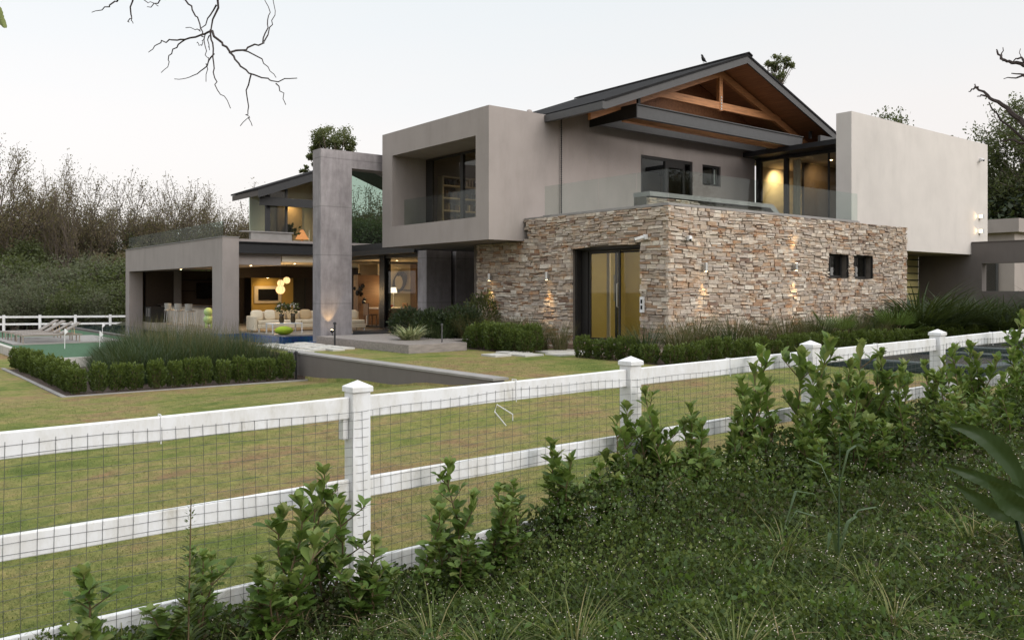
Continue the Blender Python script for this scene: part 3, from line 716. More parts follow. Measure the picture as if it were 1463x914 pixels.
hp('shelf', MB().box(19.2, 20.5, 33.05, 33.29, -.02, .03), 'darkwood')
hp('cabinet', MB().box(20.6, 21.6, 32.8, 33.29, -1.5, 1.2), 'timber_dark')
hp('interior_ceiling', MB().box(17.3, 22, 26.85, 33.4, 1.3, 1.405), 'offwhite')
hp('plinth_step', MB().box(15.6, 17.0, 27.2, 29.4, -2.2, -1.55), 'steel')
# upper floor of the terrace wing and its own gable
U2A, U2M, U2B, Z2E = 13.7, 18.8, 24.0, 4.06; S2 = .362; Z2R = Z2E + S2 * (U2M - U2A)
rf = MB(); slab(rf, U2A, Z2E, U2M, Z2R, 34.0, 37.2, .13, .20); slab(rf, U2B, Z2E, U2M, Z2R, 34.0, 37.2, .13, .20)
r2 = hp('roof', rf, 'roof')
fb = MB(); slab(fb, U2A, Z2E, U2M, Z2R, 34.03, 34.09, -.20, .128); slab(fb, U2B, Z2E, U2M, Z2R, 34.03, 34.09, -.20, .128)
hp('fascia', fb, 'steel', r2)
sf = MB(); slab(sf, U2A + .03, Z2E + .01, U2M, Z2R, 34.1, 37.1, -.12, .12); slab(sf, U2B - .03, Z2E + .01, U2M, Z2R, 34.1, 37.1, -.02, .12)
hp('soffit', sf, 'darkwood', r2)
hp('steel_beam', MB().box(14.0, 17.0, 34.6, 34.7, 3.62, 3.98), 'steel')
hp('steel_post', MB().box(14.38, 14.55, 34.86, 35.04, 2.1, 4.1), 'steel')
uw = MB().box(15.28, 15.38, 34.95, 35.03, 2.1, 4.5).box(16.9, 17.0, 34.95, 35.03, 2.1, 5.2).box(14.55, 21, 34.96, 35.02, 2.1, 2.17)
uwo = hp('window_wall', uw, 'aluminium')
hp('pane', MB().prism([(14.55, 2.17), (15.28, 2.17), (15.28, 4.6), (14.55, 4.36)], 'y', 34.985, 34.995), 'glass_tree', uwo)
hp('pane', MB().prism([(35.06, 2.17), (36.98, 2.17), (36.98, 4.2), (35.06, 4.2)], 'x', 14.44, 14.452), 'glass_low', uwo)
hp('pane', MB().prism([(15.38, 2.17), (16.9, 2.17), (16.9, 5.1), (15.38, 4.6)], 'y', 34.985, 34.995), 'glass_win', uwo)
hp('pane', MB().prism([(17.0, 2.17), (21, 2.17), (21, 5.0), (18.9, 5.75), (17, 5.2)], 'y', 34.985, 34.995), 'glass_green', uwo)
hp('interior_wall', MB().prism([(14.5, 2.1), (17.6, 2.1), (17.6, 5.3), (14.5, 4.2)], 'y', 37.0, 37.08).box(17.5, 17.6, 35.1, 37.0, 2.1, 4.9), 'offwhite')
hp('wall_niche', MB().box(15.75, 16.95, 36.9, 36.99, 2.1, 4.0), 'tan')
hp('planter_wall', MB().box(13.4, 15.2, 34.1, 34.3, 2.11, 2.42).box(13.0, 15.25, 34.05, 34.35, 2.42, 2.47), 'coping')
hp('rear_block', MB().box(21.52, 27, 21.2, 33, -1.6, 5.0), 'plaster')
# --- frameless glass balustrade of the stone terrace
rl = hp('balustrade', MB().box(16.24, 16.30, 14.09, 18.9, 2.168, 2.20).box(16.30, 25.24, 14.09, 14.15, 2.168, 2.20), 'coping')
vs = [14.125, 15.2, 16.6, 17.75, 18.85]
for a, b in zip(vs[:-1], vs[1:]):
    hp('pane', MB().box(16.263, 16.277, a + .012, b - .012, 2.2, 3.05), 'glass_rail', rl)
us = [16.28, 18.15, 20.0, 21.8, 23.6, 25.24]
for a, b in zip(us[:-1], us[1:]):
    hp('pane', MB().box(a + .012, b - .012, 14.113, 14.127, 2.2, 3.05), 'glass_rail', rl)
# stone bench end with sloping top on the terrace
hp('terrace_bench', MB().prism([(16.9, 2.52), (22.3, 2.52), (23.1, 2.0), (23.35, 2.0), (22.45, 2.64), (16.9, 2.64)], 'y', 15.3, 15.9), 'coping')
hp('bench_facing', stone_face('b', 16.9, 19.0, 1.99, lambda s: 2.5, [], lambda a, c, d: (a, 15.42 - d, c), 9), 'stone', rnd=True)
hp('bench_core', MB().box(16.9, 22.2, 15.44, 15.88, 1.985, 2.518), 'mortar')
# ------------------------------------------------------------------ walls and hard landscaping
t = thing('garden_wall', 'dark taupe garden wall with a long rectangular opening right of the pale wing', 'wall', (33.86, 14, -1.6))
hp('wall', MB().box(33.86, 34.25, 13.95, 16.34, -2, 1.36).box(33.86, 34.25, 13.95, 14.32, 1.36, 1.82).box(33.86, 34.25, 8.0, 13.95, 1.02, 1.82).box(33.86, 34.25, 8.0, 13.95, -2, -.02).box(33.86, 34.25, 6.5, 8.0, -2, 1.82), 'plaster_dark', t)
hp('coping', MB().box(33.83, 34.28, 6.45, 14.31, 1.824, 1.85), 'plaster_dark', t)
t = thing('outbuilding', 'low flat-roofed grey outbuilding behind the garden wall', 'building', (43.6, 16.5, -1.6))
hp('wall', MB().box(43.6, 52, 16.5, 26, -2, 2.75), 'plaster', t)
hp('roof', MB().box(43.3, 52.2, 16.2, 26.2, 2.76, 3.4), 'plaster', t)
f = hp('door', MB().box(43.5, 43.58, 17.2, 18.6, -1.4, 2.0), 'steel_grey', t)
hp('pane', MB().box(43.47, 43.495, 17.3, 18.5, -1.3, 1.9), 'glass_tree', f)
mb = MB().prism([(12.0, -1.66), (13.3, -1.9), (20.6, -2.5), (20.6, -1.60), (12.0, -1.60)], 'x', 9.085, 9.40)
mb.box(9.401, 11.4, 24.22, 24.4, -2.4, -1.62)
t = thing('retaining_wall', 'long low taupe retaining wall between the two lawns', 'wall', (9.2, 16, -2))
hp('wall', mb, 'plaster_dark', t)
hp('coping', MB().box(9.07, 9.42, 11.9, 20.62, -1.597, -1.555), 'coping', t)
t = thing('timber_deck', 'raised weathered timber deck with a plank-faced edge beside the concrete tower', 'deck', (11.6, 18.7, -1.6))
dk = MB(); v = 18.66
while v < 23.9: dk.box(11.5, 16.0 if v > 19.4 else 13.3, v, v + .138, -1.43, -1.395); v += .145
hp('deck_boards', dk, 'deck', t)
hp('edge_board', MB().box(11.47, 11.5, 18.62, 23.95, -1.70, -1.40).box(11.5, 13.3, 18.62, 18.65, -1.70, -1.40), 'deck', t)
hp('frame', MB().box(11.55, 13.25, 18.7, 23.8, -1.9, -1.44).box(13.25, 15.9, 19.5, 23.8, -1.9, -1.44), 'mortar', t)
pv = []
k = 0
for i in range(5):
    for j in range(4):
        u0 = 9.55 + i * .44 + RNG.uniform(-.04, .04); v0 = 20.75 + j * .86 + (i % 2) * .35 + RNG.uniform(-.05, .05)
        if i * .44 + 9.55 > 11.3: continue
        wv = RNG.uniform(.6, .75); z = -1.61
        mb = MB().box(u0, u0 + .36, v0, v0 + wv, z - .05, z + .035)
        o = solo('paving_stone', mb, M['concrete_pale'], None, 'paving stone', 'paving stones between the retaining wall and the pool', bevel=.012)
        o.data.transform(Matrix.Translation((-u0, -v0, -z))); o.location = (u0, v0, z); pv.append(o)
order_labels(pv, '{} pale paving slab from the left, set in ground cover by the pool corner')
pv = []
for i, (u0, v0, a, b) in enumerate(((13.9, 15.5, .9, .6), (14.2, 16.3, 1.2, .55), (14.95, 15.35, .7, .75), (13.1, 15.9, .6, .7), (13.3, 16.75, .75, .6), (12.5, 16.3, .5, .6))):
    o = solo('paving_stone', MB().box(0, a, 0, b, -.05, .03), M['concrete_pale'], None, 'paving stone', 'stepping stones in front of the sliding door', bevel=.012)
    o.location = (u0, v0, -1.6); pv.append(o)
order_labels(pv, '{} flat stepping stone from the left at the foot of the sliding glass door')
pv = []
for i, (u0, v0) in enumerate(((3.0, 29), (2.9, 30), (3.1, 31), (2.2, 29.6), (2.3, 30.7), (3.0, 32.2))):
    o = solo('paving_stone', MB().box(0, .55, 0, .7, -.05, .03), M['concrete_pale'], None, 'paving stone', 'stepping stones left of the putting green', bevel=.012)
    o.location = (u0, v0, float(gz(u0 + .2, v0 + .3)) + .0); pv.append(o)
order_labels(pv, '{} stepping stone from the left, at the left edge beside the putting green')
# kerb round the reed bed, the putting green
struct('bed_kerb', MB().box(3.62, 3.72, 19.35, 27.6, -2.5, -2.18).box(3.72, 9.05, 19.35, 19.45, -2.5, -2.18), M['coping'])
struct('putting_green', MB().box(4.72, 9.3, 27.12, 46.8, -2.4, -1.95), M['turf'])
struct('green_kerb', MB().box(4.55, 4.72, 27.0, 46.9, -2.5, -1.93).box(4.72, 9.3, 26.95, 27.12, -2.5, -1.93), M['concrete_pale'])
struct('lounger_platform', MB().box(4.9, 8.6, 34.6, 39.6, -1.948, -1.90), M['coping'])

# ------------------------------------------------------------------ front fence
FU = [2.65 + 2.44 * (i - 3) for i in range(0, 16)]
def fz(u): return -1.97 + .0185 * (u - 2.65)
FE = thing('rail_fence', 'white three-rail vinyl fence faced with wire mesh along the near edge of the lawn', 'fence', (FU[3], 4.93, -1.97))
def fpt(u, dv, z): return (u, float(fence_v(u)) + dv, fz(u) + z)
for i, u in enumerate(FU):
    p = MB(); c = fpt(u, 0, 0)
    tilt = Matrix.Rotation(RNG.uniform(-.006, .006), 3, 'X') @ Matrix.Rotation(-.046, 3, 'Z')
    p.cbox((c[0], c[1], c[2] + .56), (.127, .127, 1.52), tilt)
    po = hp('post', p, 'vinyl', FE, bevel=.006)
    cp = MB(); q = [(-.075, -.075), (.075, -.075), (.075, .075), (-.075, .075)]; z0 = c[2] + 1.315
    vs = [(c[0] + a, c[1] + b, z0) for a, b in q] + [(c[0] + a, c[1] + b, z0 + .035) for a, b in q] + [(c[0], c[1], z0 + .075)]
    cp.add(vs, [(3, 2, 1, 0), (0, 1, 5, 4), (1, 2, 6, 5), (2, 3, 7, 6), (3, 0, 4, 7), (4, 5, 8), (5, 6, 8), (6, 7, 8), (7, 4, 8)])
    hp('post_cap', cp, 'vinyl', po, bevel=.004)
    if i == 3:
        hp('screw_cap', (lambda b: [b.lathe((0, 0, 0), [(.022, 0), (.022, .012), (.014, .02)], 14)] and b)(MB()), 'vinyl', po)
        sc_ = po.children[-1]; sc_.rotation_euler = (R(90), 0, 0); sc_.location = Vector((c[0] + .02, c[1] - .066, c[2] + .39)) - origin(po)
        hp('gate_latch', MB().cbox((c[0] - .085, c[1] + .03, c[2] + 1.12), (.04, .06, .22)).cbox((c[0] - .09, c[1] + .03, c[2] + 1.25), (.055, .08, .05)), 'vinyl', po, bevel=.004)
        hp('post_hook', MB().tube([(c[0] - .03, c[1] - .066, c[2] + .18), (c[0] - .03, c[1] - .09, c[2] + .18)], .006), 'steel', po)
for i in range(len(FU) - 1):
    a, b = FU[i] + .064, FU[i + 1] - .064
    for (zt, zb) in ((1.285, 1.145), (.755, .625), (.225, .085)):
        sagm = RNG.uniform(-.008, .004)
        m_ = MB(); n = 6
        for k in range(n):
            ua, ub = a + (b - a) * k / n, a + (b - a) * (k + 1) / n
            sa, sb = sagm * math.sin(math.pi * k / n), sagm * math.sin(math.pi * (k + 1) / n)
            vs = []
            for (u, s_) in ((ua, sa), (ub, sb)):
                for (dv, z) in ((-.02, zb), (.02, zb), (.02, zt), (-.02, zt)): vs.append(fpt(u, dv, z + s_))
            fs = [(0, 4, 5, 1), (1, 5, 6, 2), (2, 6, 7, 3), (3, 7, 4, 0)]
            if k == 0: fs.append((0, 1, 2, 3))
            if k == n - 1: fs.append((7, 6, 5, 4))
            m_.add(vs, fs)
        me = hp('rail', m_, 'vinyl', FE)
        if i > 2 or zt > 1 or True:
            md = me.modifiers.new('w', 'WELD'); md.merge_threshold = .0005
            md = me.modifiers.new('b', 'BEVEL'); md.width = .007; md.segments = 2; md.limit_method = 'ANGLE'
    # the mesh of one bay: verticals 80 mm apart, horizontals 55 mm apart, woven slightly unevenly
    wm = MB(); u = FU[i]
    amp = RNG.uniform(.002, .007); ph = RNG.uniform(0, 6)
    wv = lambda u, z: -.026 - .045 * 0 + (amp * math.sin(u * 5 + ph + z * 3))
    while u < FU[i + 1] - .01:
        off = -.069 if min(abs(u - FU[i]), abs(u - FU[i + 1])) < .09 else 0
        pts = []
        for z in (-.02, .25, .5, .75, 1.0, 1.215):
            du = .006 * math.sin(z * 4 + u * 3 + ph)
            q = fpt(u + du, 0, z); pts.append((q[0], q[1] + (off if off else wv(u, z)), q[2] + (.02 * math.sin(u * 1.9) if z > 1.2 else 0)))
        wm.tube(pts, .0012, 4, False); u += .0765
    for k in range(22):
        z = 1.205 - k * .0565; pts = []
        for j in range(0, 17):
            u = FU[i] + (FU[i + 1] - FU[i]) * j / 16; q = fpt(u, 0, z)
            e_ = min(j, 16 - j); off = -.069 if e_ == 0 else wv(u, z) - (.02 if e_ == 1 else 0)
            pts.append((q[0], q[1] + off, q[2] + .012 * math.sin(u * 1.9) + .004 * math.sin(u * 7 + k)))
        wm.tube(pts, .0012, 4, False)
    hp('wire_mesh', wm, 'wire', FE)
    tie = MB()
    tu = (a + b) / 2 + RNG.uniform(-.1, .1)
    if i == 2: tu = 2.65 - 1.22
    for dv, in ((-.024,), (.024,)):
        tie.tube([fpt(tu, dv, 1.13), fpt(tu, dv, 1.292)], .0035, 5)
    tie.tube([fpt(tu, -.024, 1.292), fpt(tu, .024, 1.292)], .0035, 5)
    hp('wire_tie', tie, 'vinyl', FE)
# bent white rod hanging on the wire in the second bay
mb = MB(); A = [(3.80, .92), (3.72, .97), (3.66, .93), (3.665, .90), (3.73, .80)]
mb.tube([fpt(u, -.045, z + .07) for u, z in ((3.86, .93), (3.86, .975), (3.72, 1.06), (3.70, 1.01), (3.80, .90))], .0045, 6)
solo('bent_rod', mb, M['vinyl'], 'thin bent white rod hooked on the wire mesh right of the nearest post', 'rod')

# ------------------------------------------------------------------ far paddock fence
FF = thing('paddock_fence', 'white three-rail paddock fence far off behind the sun loungers', 'fence', (0, 50, -2.8))
def ray(px, k): t_ = (px - 731) / 1210; return ((.6237 + .782 * t_) * k, (.7816 - .624 * t_) * k)
A = Vector((*ray(-101, 51), 0)); B = Vector((*ray(206, 54), 0)); dF = (B - A); nF = 6; dF /= nF
for i in range(nF + 1):
    p = A + dF * i
    hp('post', MB().cbox((p.x, p.y, -2.26), (.13, .13, 1.5), Matrix.Rotation(math.atan2(dF.y, dF.x), 3, 'Z')), 'vinyl', FF)
    if i < nF:
        q = p + dF * .5; rt = Matrix.Rotation(math.atan2(dF.y, dF.x), 3, 'Z')
        for z in (-1.63, -2.07, -2.54): hp('rail', MB().cbox((q.x, q.y, z), (dF.length - .131, .05, .12), rt), 'vinyl', FF)

# ------------------------------------------------------------------ lamps, cameras, small fittings
def wall_lamp(c, nrm, label, up):
    c = Vector(c); n = Vector(nrm); t = thing('wall_lamp', label, 'wall lamp', tuple(c), 'metal wall lamps on the stone walls')
    m_ = MB(); s_ = Vector((n.y, n.x, 0))
    m_.lathe(c + n * .075, [(.044, -.11), (.046, -.10), (.046, .10), (.044, .11)], 14)
    hp('housing', m_, 'chrome', t, smooth=False)
    hp('bracket', MB().cbox(c + n * .018, (.05, .05, .12)), 'chrome', t)
    for s in ((-1, 1) if up else (-1,)):
        hp('lens', MB().lathe(c + n * .075 + Vector((0, 0, s * .112)), [(.036, -.001), (.036, .001)], 12), 'lamp_spot', t)
        p = c + n * .15 + Vector((0, 0, s * .15))
        spot(t, p, p + Vector((0, 0, s)) - n * .17, 55, 50, blend=.9)
wall_lamp((16.11, 21.25, .42), (-1, 0, 0), 'metal down-light on the stone wall under the cantilevered box, leftmost of the stone wall lamps', False)
wall_lamp((16.11, 18.5, .42), (-1, 0, 0), 'metal down-light on the stone wall just left of the sliding door', False)
wall_lamp((17.45, 13.96, .60), (0, -1, 0), 'metal down-light on the long stone front, nearest the house corner', False)
wall_lamp((21.5, 13.96, .68), (0, -1, 0), 'metal up-and-down lamp on the long stone front, left of the small windows', True)
for z, nm in ((2.86, 'upper'), (2.29, 'lower')):
    t = thing('wall_lamp', f'{nm} of two small cube lamps at the right end of the pale wing wall', 'wall lamp', (34.55, 14.33, z), 'cube lamps on the pale wing')
    hp('housing', MB().box(34.50, 34.64, 14.18, 14.328, z - .09, z + .09), 'chrome', t)
    hp('lens', MB().box(34.47, 34.498, 14.19, 14.31, z - .07, z + .07), 'lamp_white', t)
    spot(t, (34.42, 14.25, z), (33.4, 14.42, z), 7, 80)
t = thing('garden_spotlight', 'small spike spotlight lighting the foot of the concrete tower', 'spotlight', (12.98, 25.92, -1.6))
hp('spike', MB().tube([(12.98, 25.9, -1.85), (12.98, 25.9, -1.42)], .012), 'steel', t)
hp('head', MB().lathe((12.98, 25.93, -1.42), [(.03, 0), (.05, .03), (.05, .10)], 12), 'steel', t)
hp('lens', MB().lathe((12.98, 25.93, -1.315), [(.04, 0), (.04, .004)], 12), 'lamp_spot', t)
spot(t, (12.98, 25.95, -1.29), (12.98, 26.16, -.6), 34, 60)
def camera_unit(c, n, label):
    c = Vector(c); n = Vector(n); s_ = Vector((-n.y, n.x, 0)); t = thing('security_camera', label, 'security camera', tuple(c), 'security cameras on the walls')
    hp('base', MB().cbox(c + n * .03, (.09, .09, .13)), 'vinyl', t, bevel=.008)
    ax = (n * .55 + s_ * -.75 + Vector((0, 0, -.28))).normalized(); q = ax.to_track_quat('Y', 'Z').to_matrix()
    hp('body', MB().cbox(c + n * .08 + ax * .13 + Vector((0, 0, .01)), (.075, .24, .075), q), 'vinyl', t, bevel=.012)
    hp('lens', MB().cbox(c + n * .08 + ax * .253 + Vector((0, 0, .01)), (.055, .012, .055), q), 'black', t)
camera_unit((16.12, 14.72, 1.36), (-1, 0, 0), 'white security camera on the stone wall above the right jamb of the sliding door')
camera_unit((16.85, 13.96, 1.32), (0, -1, 0), 'white security camera on the long stone front close to the house corner')
camera_unit((34.6, 14.33, 5.05), (0, -1, 0), 'security camera high at the right end of the pale wing wall')
t = thing('intercom', 'white keypad panel on the right stone jamb of the sliding door', 'intercom', (16.12, 14.86, -.35))
hp('plate', MB().box(16.07, 16.12, 14.78, 14.90, -.56, -.16), 'vinyl', t)
hp('button', MB().box(16.062, 16.069, 14.81, 14.87, -.48, -.38).box(16.062, 16.069, 14.81, 14.87, -.33, -.23), 'black', t)
ch = MB()
for i in range(48): ch.lathe((17.62, 19.62, 5.3 - i * .069), [(.012, 0), (.028, .035), (.012, .065)], 6)
solo('rain_chain', ch, M['steel'], 'dark rain chain hanging from the gutter end down the plaster wall', 'rain chain')
def bird(c, sgn, label):
    m_ = MB(); c = Vector(c)
    m_.tube([c + Vector((-.16 * sgn, 0, .06)), c + Vector((-.08 * sgn, 0, .09)), c + Vector((0, 0, .12)), c + Vector((.06 * sgn, 0, .19)), c + Vector((.075 * sgn, 0, .25)), c + Vector((.11 * sgn, 0, .265)), c + Vector((.15 * sgn, 0, .255))],
            [.012, .035, .065, .05, .034, .032, .006], 8)
    m_.tube([c + Vector((0, .02, 0)), c + Vector((0, .02, .08))], .008, 4).tube([c + Vector((0, -.02, 0)), c + Vector((0, -.02, .08))], .008, 4)
    solo('bird', m_, M['steel'], label, 'bird', smooth=True)
bird((UM - .05, 19.0, ZR + .335), -1, 'small dark bird perched on the ridge of the gable roof')
hp('roof_vent', MB().lathe((16.6, 19.95, 5.40), [(.10, -.002), (.10, .06), (.07, .12), (.02, .14)], 12), 'plaster', H)
for (c, lb) in (((9.0, 19.95, -2.2), 'short black bollard light at the left end of the retaining wall'), ((11.3, 22.4, -1.6), 'thin black bollard light by the left end of the timber deck')):
    t = thing('bollard_light', lb, 'bollard light', c, 'bollard lights by the deck')
    x, y, z = c; hp('post', MB().tube([(x, y, z - .1), (x, y, z + .62)], .028, 8), 'steel', t); hp('cap', MB().lathe((x, y, z + .62), [(.045, 0), (.045, .05), (.02, .07)], 10), 'steel', t)
t = thing('bollard_light', 'thin grey rod light standing on the right end of the timber deck', 'bollard light', (12.75, 19.0, -1.4), 'bollard lights by the deck')
hp('post', MB().tube([(12.75, 19.0, -1.39), (12.75, 19.0, -.95)], .02, 8), 'steel_grey', t)
hp('cap', MB().lathe((12.75, 19.0, -.95), [(.03, 0), (.03, .05), (.012, .06)], 10), 'steel_grey', t)

# ------------------------------------------------------------------ trampolines let into the lawn
def trampoline(u0, u1, v0, v1, z, lb):
    t = thing('trampoline', lb, 'trampoline', ((u0 + u1) / 2, (v0 + v1) / 2, z), 'sunken trampolines in the lawn')
    p = .36
    hp('safety_pad', MB().box(u0, u1, v0, v0 + p, z - .12, z + .10).box(u0, u1, v1 - p, v1, z - .12, z + .10).box(u0, u0 + p, v0 + p, v1 - p, z - .12, z + .10).box(u1 - p, u1, v0 + p, v1 - p, z - .12, z + .10), M['tramp_pad'], t, bevel=.03)
    hp('jump_mat', MB().box(u0 + p + .01, u1 - p - .01, v0 + p + .01, v1 - p - .01, z - .02, z + .02), 'black', t)
    hp('frame', MB().box(u0 - .02, u1 + .02, v0 - .02, v1 + .02, z - .3, z - .14), 'steel', t)
M['tramp_pad'] = plain('dark_green_vinyl_pad', (.022, .036, .036), .55, 0, .2, 4)
trampoline(17.6, 21.6, 7.2, 10.8, -1.60, 'sunken rectangular trampoline with dark green pads, nearer the fence')
trampoline(22.6, 27.0, 7.2, 11.0, -1.54, 'sunken rectangular trampoline with dark green pads, further right near the dark hedge')

# ------------------------------------------------------------------ terrace furniture
Fz = -1.655
def sofa_piece(name, lb, u0, u1, v0, v1, back, arms, n):
    t = thing(name, lb, 'sofa', ((u0 + u1) / 2, (v0 + v1) / 2, Fz), 'cream outdoor sofas')
    hp('base', MB().box(u0, u1, v0, v1, Fz + .14, Fz + .30), 'cream', t, bevel=.02)
    for a in (u0 + .06, u1 - .06):
        for b in (v0 + .06, v1 - .06): hp('leg', MB().box(a - .025, a + .025, b - .025, b + .025, Fz, Fz + .14), 'vinyl', t)
    du = (u1 - u0 - .02) / n
    for i in range(n): hp('seat_cushion', MB().box(u0 + .02 + i * du, u0 + i * du + du - .01, v0 + .01, v1 - .24, Fz + .302, Fz + .46), 'cream', t, bevel=.04)
    hp('backrest', MB().box(u0, u1, v1 - .2, v1, Fz + .302, Fz + .80), 'cream', t, bevel=.05)
    for s in arms:
        a = u0 - .16 if s < 0 else u1
        hp('armrest', MB().box(a, a + .15, v0, v1, Fz + .05, Fz + .64), 'cream', t, bevel=.04)
    return t
def cushion(c, w_, h_, m, lb, rz=0, tilt=-.3):
    m_ = MB(); m_.ball((0, 0, 0), .5, 14, 8, (1, .32, 1))
    for i, (x, y, z) in enumerate(m_.v):
        m_.v[i] = (math.copysign(abs(x * 2) ** .55, x) * .5, y, math.copysign(abs(z * 2) ** .55, z) * .5)
    o = m_.build('scatter_cushion', M[m], None, smooth=True); o.scale = (w_, w_, h_); o.rotation_euler = (tilt, 0, rz); o.location = c
    tag(o, lb, 'cushion', 'cushions on the terrace sofas'); return o
sofa_piece('sofa', 'long cream sofa on the pool terrace behind the coffee table', 13.1, 15.9, 32.6, 33.45, 0, (-1, 1), 3)
sofa_piece('sofa', 'short cream sofa section at the right beside the concrete tower', 15.7 + .6, 17.0, 30.9, 31.7, 0, (-1,), 1)
for i, (u, m, lb) in enumerate(((13.25, 'cream', 'cream square cushion at the left end of the long sofa'), (13.8, 'cream', 'cream cushion second from the left on the long sofa'), (14.2, 'tan', 'tan cushion behind the flower vases'),
        (14.75, 'tan', 'large tan cushion right of the flower vases'), (15.35, 'tan', 'tan cushion near the right end of the long sofa'))):
    cushion((u, 33.08, Fz + .66), .5, .44, m, lb, RNG.uniform(-.25, .25))
cushion((16.65, 31.38, Fz + .66), .46, .42, 'cream', 'cream cushion on the short sofa section by the tower')
t = thing('coffee_table', 'low white coffee table in front of the cream sofa', 'coffee table', (13.6, 31.2, Fz))
hp('tabletop', MB().box(13.0, 14.25, 30.95, 31.6, Fz + .36, Fz + .40), 'vinyl', t)
for a in (13.03, 14.22):
    for b in (30.98, 31.57): hp('leg', MB().box(a - .02, a + .02, b - .02, b + .02, Fz, Fz + .36), 'vinyl', t)
M['vaseglass'] = plain('smoky_brown_vase', (.06, .04, .02), .15, 0, .1)
for i, (u, v, lb) in enumerate(((13.5, 31.25, 'left of two smoky vases of white flowers on the coffee table'), (13.95, 31.2, 'right of two smoky vases of white flowers on the coffee table'))):
    z = Fz + .40; t = thing('flower_vase', lb, 'vase', (u, v, z), 'vases on the coffee table')
    hp('vase', MB().lathe((u, v, z), [(.06, 0), (.085, .02), (.10, .12), (.08, .24), (.10, .36)], 14), M['vaseglass'], t, smooth=True)
    n = 140; dr_ = RNG.normal(size=(n, 3)); dr_ /= np.linalg.norm(dr_, axis=1, keepdims=True); pos = np.array([u, v, z + .58]) + dr_ * np.array([.2, .2, .17]) * RNG.random((n, 1)) ** .4
    soup('foliage', LEAFD_V, LEAFD_F, pos, frames(dr_ + [0, 0, .4], np.full(n, .11), RNG.uniform(0, 6, n)), M['lf_green'], RNG.random(n), t)
    fl = MB()
    for k in range(12):
        d = RNG.normal(size=3); d /= np.linalg.norm(d); d[2] = abs(d[2]) * .8 + .1; fl.ball((u + d[0] * .17, v + d[1] * .17, z + .58 + d[2] * .17), .038, 6, 4)
    hp('blossom', fl, 'flower', t, smooth=True)
solo('floor_pouf', MB().ball((12.75 + .35, 30.1, Fz + .16), .34, 18, 10, (1, 1, .48)), M['limefab'], 'lime green round pouf on the terrace edge beside the left column', 'pouf', smooth=True)
t = thing('garden_figurine', 'pale green two-ball figurine standing beside the left column', 'figurine', (12.95, 37.9, -1.655))
hp('body', MB().ball((12.95, 37.9, -1.655 + .36), .21, 16, 10).ball((12.95, 37.9, -1.655 + .70), .20, 16, 10), 'lime', t, smooth=True)
for s in (-1, 1): hp('leg', MB().tube([(12.95 + .12 * s, 37.82, -1.65), (12.95 + .12 * s, 37.82, -1.45)], .06, 8), 'lime', t)
t = thing('television', 'black television on the cream panel of the ochre terrace wall', 'television', (16.7, 40.38, -.2)); hp('screen', MB().box(16.25, 17.25, 40.36, 40.398, -.48, .07), 'black', t); hp('stand_bracket', MB().box(16.6, 16.9, 40.397, 40.399, -.3, -.1), 'steel', t)
t = thing('television', 'black television on the dark back wall above the bar counter', 'television', (16.2, 47.4, 0)); hp('screen', MB().box(15.55, 16.95, 47.36, 47.42, -.45, .42), 'black', t); hp('stand_bracket', MB().box(16, 16.5, 47.42, 47.84, -.2, .1), 'steel', t)
t = thing('bar_counter', 'pale travertine bar counter with a dark top under the terrace roof', 'counter', (13.9, 43.5, Fz))
hp('front', MB().box(13.6, 14.2, 39.4, 47.2, Fz, Fz + .86), 'counter', t); hp('worktop', MB().box(13.45, 14.3, 39.3, 47.3, Fz + .862, Fz + .93), 'darkwood', t)
t = thing('barbecue_unit', 'black built-in barbecue unit left of the bar counter', 'barbecue', (13.0, 47, Fz)); hp('cabinet', MB().box(12.75, 13.5, 46.0, 47.1, Fz, Fz + .8), 'aluminium', t); hp('handle', MB().box(12.70, 12.745, 46.2, 46.25, Fz + .3, Fz + .75), 'chrome', t); hp('handle', MB().box(12.70, 12.745, 46.6, 46.64, Fz + .3, Fz + .75), 'chrome', t)
def stool(u, v, lb):
    t = thing('bar_stool', lb, 'bar stool', (u, v, Fz), 'bar stools at the counter')
    hp('seat', MB().box(u - .2, u + .2, v - .2, v + .2, Fz + .64, Fz + .70), 'counter', t, bevel=.02)
    bk_ = MB()
    for k in range(9):
        a0, a1 = math.pi * (.5 + k / 9), math.pi * (.5 + (k + 1) / 9)
        P = lambda a, r, z: (u + .02 + r * math.cos(a), v + r * math.sin(a), Fz + z)
        bk_.add([P(a0, .24, .70), P(a1, .24, .70), P(a1, .21, .70), P(a0, .21, .70), P(a0, .26, 1.02), P(a1, .26, 1.02), P(a1, .235, 1.02), P(a0, .235, 1.02)], [(0, 1, 5, 4), (2, 3, 7, 6), (4, 5, 6, 7), (0, 3, 2, 1), (1, 2, 6, 5), (3, 0, 4, 7)])
    hp('backrest', bk_, 'concrete_pale', t)
    for a in (-1, 1):
        for b in (-1, 1): hp('leg', MB().tube([(u + .16 * a, v + .16 * b, Fz + .64), (u + .21 * a, v + .21 * b, Fz)], .014, 6), 'chrome', t)
stool(13.15, 44.2, 'grey bucket bar stool at the counter, furthest left'); stool(13.15, 42.6, 'grey bucket bar stool at the middle of the counter'); stool(13.15, 41.0, 'grey bucket bar stool at the right end of the counter')
kt = MB()
for k in range(14): kt.lathe((13.8 + RNG.uniform(-.2, .2), 44.5 + k * .17, Fz + .93), [(.035, 0), (.035, .08), (.02, .1)], 8)
solo('glassware', kt, M['chrome'], 'cluster of glasses standing at the left end of the dark bar top', 'glasses', kind='stuff') if False else None
PL = M['pendant'] = emit('woven_pendant_glow', (1, .66, .30), 1.35)
